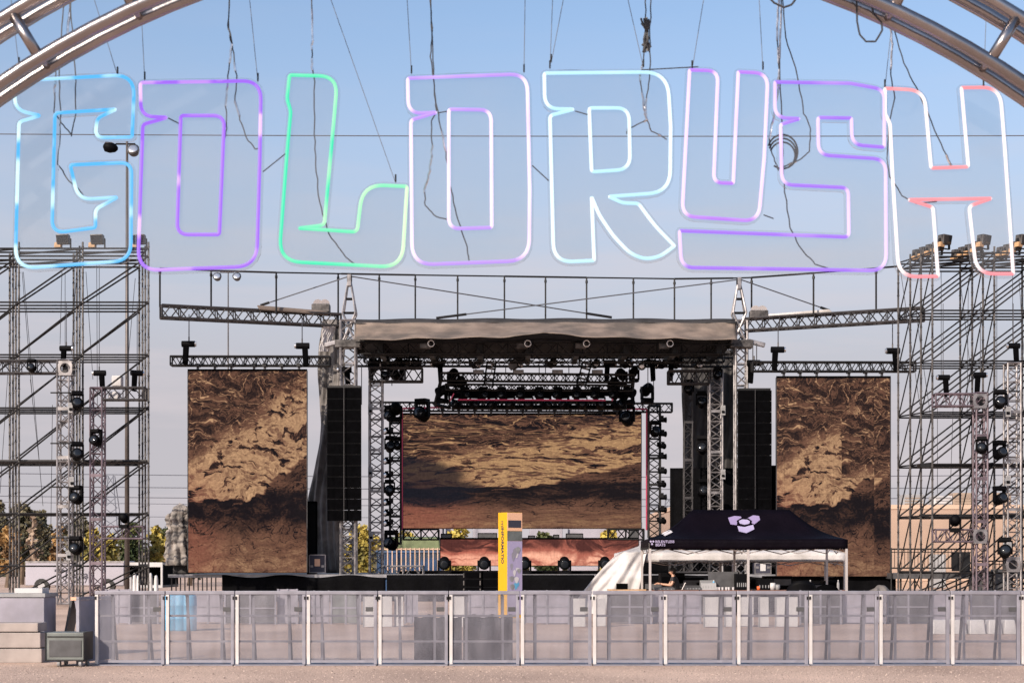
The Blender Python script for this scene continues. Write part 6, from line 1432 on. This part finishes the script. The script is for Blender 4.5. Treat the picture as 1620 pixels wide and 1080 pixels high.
for (px, py, lab) in ((112, 645, 'top left grey power box'), (114, 762, 'grey power box midway down the left silver tower'), (109, 878, 'lowest grey power box on the left silver tower'), (1595, 651, 'top grey power box by the far right tower'), (1595, 760, 'middle grey power box by the far right tower'), (1596, 865, 'lowest grey power box by the far right tower')):
    t = thing('power_box', P(px, py + 7, 58.5), lab, 'power box', 'grey power boxes on the towers'); MB().box(P(px, py, 58.5), (.18, .14, .38)).build('housing', M['midgrey'], t, bevel=.015); MB().box(P(px, py + 2, 58.4), (.12, .03, .1)).build('socket', M['black'], t)
single('equipment_box', MB().box(P(186, 603, 60.5), (.38, .4, .42)), M['white'], 'upper white box beside the lamp mast', 'box', 'white boxes beside the lamp mast', bevel=.04)
single('equipment_box', MB().box(P(181, 627, 60.5), (.4, .4, .34)), M['white'], 'lower white box beside the lamp mast', 'box', 'white boxes beside the lamp mast', bevel=.04)
# power boxes on stage towers
for (px, py, lab) in ((586, 648, 'upper grey power box on the left silver tower of the stage'), (586, 746, 'middle grey power box on the left silver tower of the stage'), (587, 848, 'lowest grey power box on the left silver tower of the stage'), (1144, 649, 'upper grey power box on the right silver tower of the stage'), (1144, 750, 'lower grey power box on the right silver tower of the stage')):
    t = thing('power_box', P(px, py + 7, 70.5), lab, 'power box', 'grey power boxes on the towers'); MB().box(P(px, py, 70.5), (.2, .16, .45)).build('housing', M['midgrey'], t, bevel=.015); MB().box(P(px, py + 2, 70.38), (.12, .03, .1)).build('socket', M['black'], t)
# work lights/speakers among scaffold foot
for (px0, px1, y0, y1, D, lab) in ((1540, 1570, 905, 934, 64, 'dark equipment case at the foot of the right scaffold'), (1575, 1600, 900, 934, 64, 'taller dark equipment case at the right scaffold foot')):
    t = thing('road_case', (X(px0, D), D, 0), lab, 'case', 'cases at the scaffold foot'); MB().bb(X(px0, D), X(px1, D), D, D + .7, 0.1, Z(y0, D)).build('body', M['darkgrey'], t, bevel=.02)
    for x_ in (X(px0, D) + .08, X(px1, D) - .08): MB().tube((x_ - .02, D + .1, .05), (x_ + .02, D + .1, .05), .05, 10).build('caster', M['rubber'], t)
# black picket railing at the right
def railing(a, b_, y0, y1, D, lab, step=5.2):
    t = thing('picket_railing', (X(a, D), D, Z(y1, D)), lab, 'railing', 'black railings right of the stage')
    for (y, r_) in ((y0, .035), (y1, .035), (y0 + 5, .02)): MB().tube(P(a, y, D), P(b_, y, D), r_, 6).build('rail', M['blacktruss'], t)
    n = int((b_ - a) / step)
    for k in range(n + 1): MB().tube(P(a + (b_ - a) * k / n, y0, D), P(a + (b_ - a) * k / n, y1, D), .014, 4).build('picket', M['blacktruss'], t)
    for px in (a, (a + b_) / 2, b_): MB().tube(P(px, y0 - 2, D), (X(px, D), D, 0), .03, 6).build('post', M['blacktruss'], t)
railing(1410, 1537, 868, 898, 66.5, 'black picket railing beside the right screen'); railing(1538, 1640, 887, 924, 66.5, 'lower black picket railing at the right edge'); 
single('slat_board', MB().bb(X(1506, 66.2), X(1535, 66.2), 66.2, 66.24, Z(903, 66.2), Z(873, 66.2)), M['blacktruss'], 'dark slatted panel fixed on the right railing', 'panel')
t = thing('side_platform', (X(1420, 64.5), 66.6, 0), 'dark metal platform under the right railings', 'platform')
MB().bb(X(1412, 66.6), X(1650, 66.6), 66.6, 69, Z(915, 66.6), Z(906, 66.6)).build('deck', M['darkgrey'], t)
for px in range(1425, 1650, 22): MB().tube((X(px, 66.8), 66.8, 0), (X(px, 66.8), 66.8, Z(915, 66.6)), .04, 6).build('leg', M['galv_dark'], t)
for px in range(1425, 1625, 44): MB().tube((X(px, 66.75), 66.75, .05), (X(px + 22, 66.75), 66.75, Z(917, 66.6)), .025, 5).tube((X(px + 44, 66.75), 66.75, .05), (X(px + 22, 66.75), 66.75, Z(917, 66.6)), .025, 5).build('cross_brace', M['galv_dark'], t)

# ------------------------------------------------------------------ lamp masts
def mast(px, D, ytop, r0, label, heads):
    x = X(px, D); zt = Z(ytop, D); t = thing('lamp_mast', (x, D, 0), label, 'lamp mast', 'lamp masts')
    MB().tube((x, D, 0), (x, D, zt), r0, 12, r0 * .45).build('pole', M['steelpole'], t, smooth=True)
    MB().tube((x - .55, D, zt - .12), (x + .4, D, zt - .12), .045, 6).build('crossarm', M['blacktruss'], t)
    for (dx, kind) in heads:
        if kind == 'flat':
            m4 = Matrix.Translation((x + dx, D, zt - .28)) @ Matrix.Rotation(R(100), 4, 'Y')
            h = MB().lathe([(.08, -.3), (.24, -.2), (.27, .05), (.2, .28), (.08, .4)], 12, m4).build('lamp_head', M['black'], t, smooth=True)
        else:
            m4 = Matrix.Translation((x + dx, D - .05, zt - .45)) @ Matrix.Rotation(R(62), 4, 'X')
            h = MB().lathe([(.12, -.28), (.22, -.2), (.30, .0), (.31, .12)], 14, m4).build('lamp_head', M['darkgrey'], t, smooth=True)
            MB().lathe([(.27, .121), (.2, .15), (.1, .16)], 14, m4).build('lens', M['silver'], h, smooth=True)
        MB().tube((x + dx, D, zt - .12), (x + dx, D, zt - .35), .04, 6).build('head_arm', M['blacktruss'], t)
mast(201, 75, 224, .13, 'tall lamp mast rising behind the left scaffold', [(-.85, 'flat'), (.32, 'round')])
mast(361, 108, 428, .085, 'farther lamp mast behind the left screen', [(-.75, 'round'), (.62, 'round')])
MB_ = None

# ------------------------------------------------------------------ overhead wires, pylons
def wire(a, b_, D, r, lab, sag=0.0, m='wiregrey'):
    pts = []
    for k in range(13):
        s = k / 12; p = P(a[0] + (b_[0] - a[0]) * s, a[1] + (b_[1] - a[1]) * s, D); p.z -= sag * 4 * s * (1 - s); pts.append(p)
    single('power_line', MB().path(pts, r, 4), M[m], lab, 'power line', 'power lines')
wire((-400, 209), (2000, 213), 80, .028, 'single thin power line crossing the sky behind the letters', .15)
for i, (y0, y1) in enumerate(((744, 746), (764, 765), (780, 781), (789, 793), (812, 806))): wire((-300, y0), (1900, y1 + 2), 180, .05 if i < 3 else .035, '%s power line from the top, low behind the stage' % od[i], .6)
def pylon(px, D, y0, w_, lab):
    x = X(px, D); zt = Z(y0, D); t = thing('power_pylon', (x, D, 0), lab, 'pylon', 'far power pylons'); b = MB(); N_ = 9
    wd = lambda z: w_ * (1 - .85 * z / zt) + .3
    for s in (-1, 1):
        for yy in (-1, 1): b.tube((x + s * wd(0), D + yy * wd(0), 0), (x + s * wd(zt), D + yy * wd(zt), zt), .10, 4)
    for k in range(N_):
        z0, z1 = zt * k / N_, zt * (k + 1) / N_; b.tube((x - wd(z0), D, z0), (x + wd(z1), D, z1), .07, 4).tube((x + wd(z0), D, z0), (x - wd(z1), D, z1), .07, 4)
    b.build('lattice', M['wiregrey'], t)
    for z in (.78, .88): MB().tube((x - 3.5, D, zt * z), (x + 3.5, D, zt * z), .1, 4).build('crossarm', M['wiregrey'], t)
pylon(175, 330, 752, 2.6, 'far lattice pylon seen through the left scaffold'); pylon(1058, 380, 786, 2.4, 'far lattice pylon beside the right black tower')

# ------------------------------------------------------------------ buildings
def tan_building(a, b_, y0, D, lab, depth=20):
    xa, xb = X(a, D), X(b_, D); zt = Z(y0, D); t = thing('tan_building', ((xa + xb) / 2, D, 0), lab, 'building', 'tan buildings behind the stage')
    MB().bb(xa, xb, D, D + depth, 0, zt - .3).build('wall', M['tanwall'], t)
    MB().bb(xa - .06, xb + .06, D - .06, D + depth, zt - .297, zt).build('parapet', M['tanband'], t)
    for z in (zt * .18,): MB().bb(xa, xb, D - .05, D - .003, z - .5, z).build('wall_band', M['tanband'], t)
    for k in range(int((xb - xa) / 3.2)): MB().bb(xa + 1.6 + k * 3.2, xa + 1.63 + k * 3.2, D - .012, D - .002, zt * .2, zt - .32).build('joint', M['hvacbrown'], t)
    for k in range(int((xb - xa) / 8)): 
        w1 = MB().bb(xa + 3 + k * 8, xa + 4.1 + k * 8, D - .06, D - .002, .05, 2.3).build('door', M['hvacgrey'], t)
        MB().bb(xa + 3.9 + k * 8, xa + 3.96 + k * 8, D - .09, D - .062, 1.0, 1.15).build('handle', M['silver'], w1)
    return t, zt
tbld, ztb = tan_building(1400, 1760, 798, 105, 'long tan stucco building behind the right scaffold')
tan_building(1065, 1150, 800, 112, 'small tan building glimpsed between the stage towers')
for (a, b_, h, mm, nm, lab) in ((1429, 1462, .85, 'hvacgrey', 'roof_unit', 'grey box unit at the left end of the tan roof'), (1478, 1507, .75, 'white', 'roof_unit', 'white tank-like unit on the tan roof'), (1508, 1537, .95, 'hvacbrown', 'roof_unit', 'brown screened unit on the tan roof'), (1566, 1600, .95, 'hvacbrown', 'roof_unit', 'brown screened unit at the right end of the tan roof')):
    t = thing(nm, (X(a, 108), 108, ztb), lab, 'roof unit', 'units on the tan roof')
    MB().bb(X(a, 108), X(b_, 108), 108, 109.5, ztb, ztb + h).build('casing', M[mm], t, bevel=.05)
    for k in range(3): MB().bb(X(a, 108) + .1, X(b_, 108) - .1, 107.96, 107.995, ztb + .15 + k * .2, ztb + .22 + k * .2).build('louvre', M['hvacbrown' if mm != 'white' else 'midgrey'], t)
# white trailer with lettering at left
D = 86
t = thing('rental_trailer', (X(115, D), D, 0), 'long white rental trailer with dark lettering behind the left scaffold', 'trailer')
xa, xb = X(40, D), X(196, D); zt4 = Z(893, D); 
xa, xb = X(40, D), X(196, D)
MB().bb(xa, xb, D, D + 2.5, .45, Z(887, D) + .0).build('box_body', M['truckbody'], t, bevel=.04)
MB().bb(xa, xb, D - .03, D - .003, Z(889.5, D), Z(887, D)).build('roof_edge', M['alu'], t)
for px in (145, 146.2): MB().bb(X(px, D), X(px, D) + .02, D - .02, D - .003, .5, Z(890, D)).build('panel_joint', M['midgrey'], t)
for px in (66, 170):
    w1 = MB().tube((X(px, D), D - .05, .42), (X(px, D), D + .25, .42), .42, 14).build('wheel', M['rubber'], t); MB().tube((X(px, D), D - .07, .42), (X(px, D), D - .052, .42), .2, 10).build('rim', M['silver'], w1)
tm = lambda px, py: Matrix.Translation((X(px, D), D - .01, Z(py, D))) @ Matrix.Rotation(R(90), 4, 'X')
lettering('lettering', 'Rentals', .55, M['printdark'], t, tm(126, 909), .003, 1.0, .008); lettering('lettering', 'LIW', .38, M['printdark'], t, tm(112, 918.5), .003, 1, .004); lettering('lettering', '5771', .38, M['printdark'], t, tm(133, 918.5), .003, 1, .004)
MB().poly([P(94 + 8 * math.cos(q * PI / 8) * (1 + .15 * math.sin(3 * q)), 902 + 3.4 * math.sin(q * PI / 8), D - .01) for q in range(16)]).build('emblem', M['printdark'], t)
D = 84
t = thing('open_trailer', (X(228, D), D, 0), 'white box trailer with its dark inside open, right of the rental trailer', 'trailer')
xa, xb = X(197, D), X(257, D); z0, z1 = .5, Z(889, D)
MB().bb(xa, xb, D, D + .12, z1 - .25, z1).bb(xa, xa + .14, D, D + .12, z0, z1 - .252).bb(xb - .1, xb, D, D + .12, z0, z1 - .252).bb(xa, xb, D, D + .12, z0 - .15, z0 - .002).build('door_frame', M['white'], t)
MB().bb(xa + .145, xb - .105, D + 1.2, D + 1.3, z0, z1 - .26).build('inner_wall', M['blackmatte'], t); MB().bb(xa, xb, D + .13, D + 4, z1 - .12, z1 - .01).build('roof', M['truckbody'], t)
MB().bb(xa, xb, D + .13, D + 4, z0 - .14, z0 - .01).build('floor_panel', M['darkgrey'], t)
MB().bb(xa, xa + .06, D + .13, D + 4, z0, z1 - .13).bb(xb - .06, xb, D + .13, D + 4, z0, z1 - .13).build('side_wall', M['blackmatte'], t)
for s in (.25, .75): MB().tube((xa + (xb - xa) * s - .1, D + .6, .3), (xa + (xb - xa) * s + .1, D + .6, .3), .3, 12).build('wheel', M['rubber'], t)
for i, px in enumerate((206, 213, 219, 238, 247)):
    x_ = X(px, 82); single('white_bollard', MB().lathe([(.16, 0), (.12, .05), (.11, .8), (.08, 1.0 + .12 * (i % 2)), (.03, 1.05 + .12 * (i % 2))], 10, Matrix.Translation((x_, 82, .0))), M['white'], '%s white plastic bollard from the left before the open trailer' % od[i], 'bollard', 'white bollards', smooth=True)

# ------------------------------------------------------------------ trees
def crown_mesh(seed, nleaf, blobs, leaf=.28):
    rr = random.Random(seed); mb = MB()
    for (cx_, cy_, cz_, rx, ry, rz) in blobs:
        n = int(nleaf * rx * rz)
        for _ in range(n):
            while True:
                a = Vector((rr.uniform(-1, 1), rr.uniform(-1, 1), rr.uniform(-1, 1)))
                if .25 < a.length < 1: break
            a *= (.55 + .5 * rr.random()) / max(.4, a.length) if rr.random() < .6 else 1
            q = noise.noise(Vector((a.x * 2.2 + seed, a.y * 2.2, a.z * 2.2 + cx_)))
            if q < -.18: continue
            p = Vector((cx_ + a.x * rx, cy_ + a.y * ry, cz_ + a.z * rz))
            d = Vector((rr.gauss(0, 1), rr.gauss(0, 1), rr.gauss(0, .7))).normalized(); e = d.cross(Vector((rr.gauss(0, 1), rr.gauss(0, 1), rr.gauss(0, 1)))).normalized(); s = leaf * rr.uniform(.6, 1.4)
            mb.quad(p - d * s - e * s * .25, p - e * s * .75, p + d * s + e * s * .2, p + e * s * .7)
    return mb
def tree(px, D, ytop, wpx, mleaf, label, seed, mbark='bark', leafn=420, grp='trees behind the left scaffold', leaf=.19, low=.12):
    x = X(px, D); H = Z(ytop, D) * 1.1; W_ = wpx / F * D; rr = random.Random(seed)
    t = thing('tree', (x, D, 0), label, 'tree', grp)
    tr = MB(); tr.path([(x, D, 0), (x + .1, D, H * .25), (x - .05, D, H * .5), (x + .05, D, H * .85)], [.22, .17, .11, .03], 7)
    blobs = []
    nb = 9
    for k in range(nb):
        f = k / (nb - 1); z = H * (low + .18 + (0.70 - low) * f); prof = math.sin(PI * min(1, .22 + f * .74)) ** .7
        a = rr.uniform(0, 2 * PI); rad = W_ / 2 * prof * rr.uniform(.2, .62); bx_ = x + math.cos(a) * rad; by_ = D + math.sin(a) * rad * .8; rs = W_ * rr.uniform(.22, .33) * (.75 + .4 * prof)
        blobs.append((bx_ - x, by_ - D, z, rs, rs, rs * .8))
        tr.path([(x, D, z * .55), ((x + bx_) / 2, (D + by_) / 2, z * .8), (bx_, by_, z)], [.08, .05, .02], 5)
    tr.build('trunk', M[mbark], t)
    c = crown_mesh(seed, leafn, blobs, leaf); c.v = [v + Vector((x, D, 0)) for v in c.v]
    c.build('crown', M[mleaf], t)
for a in [(-6, 118, 796, 70, 'leafdark', 'dusky tree at the far left edge, its top above the others', 1), (34, 124, 802, 66, 'leafdark', 'dusky tree behind the left scaffold standard', 2), (12, 108, 838, 42, 'leaforange', 'small orange tree low at the left edge', 3), (64, 130, 812, 46, 'leafdark', 'dusky tree between the first two scaffold columns', 4),
          (92, 112, 834, 30, 'leaforange', 'thin orange tree behind the silver truss tower', 6), (126, 134, 822, 52, 'leafdark', 'dusky tree behind the middle scaffold column', 7), (146, 116, 838, 36, 'leafgold', 'golden tree left of the lamp mast', 8), (175, 112, 850, 40, 'leafgold', 'low golden tree right behind the lamp mast foot', 9), (210, 122, 832, 48, 'leafgreen', 'green tree behind the right standards of the left scaffold', 10),
          (244, 124, 833, 40, 'leafgold', 'golden-topped tree in the gap left of the stage', 11), (258, 128, 838, 40, 'leafgreen', 'green tree in the gap left of the stage', 12), (270, 112, 862, 26, 'leaforange', 'small orange tree touching the tarp-covered gear', 13), (300, 118, 850, 60, 'leafgreen', 'green tree hidden behind the left screen foot', 14)]:
    tree(*a[:4], a[4], a[5], a[6])
tree(52, 116, 815, 28, 'leafdry', 'pale dry tree with a bare look in the left scaffold', 5, 'palebark', 120)
for a in [(570, 118, 838, 60, 'leafgold', 'yellow tree behind the short silver truss leg', 21), (640, 122, 850, 60, 'leafgold', 'yellow tree over the blue container', 22), (725, 122, 842, 60, 'leafgold', 'yellow bush-like tree seen in the gap left of the totem', 23), (860, 126, 846, 54, 'leafgreen', 'green tree seen in the gap right of the totem', 24), (965, 124, 843, 50, 'leafgold', 'yellow tree in the gap near the right end of the main screen', 25)]:
    tree(*a[:4], a[4], a[5], a[6], grp='trees behind the stage', low=.0)
# distant low ridge of brush
struct('far_brush', crown_mesh(77, 26, [(X(px, 200), 200 + (px % 7), 1.6 + 1.2 * ((px * 37) % 10) / 10, 5, 3, 2.2) for px in range(-100, 1800, 55)], .7), M['leafdark'], kind='stuff')
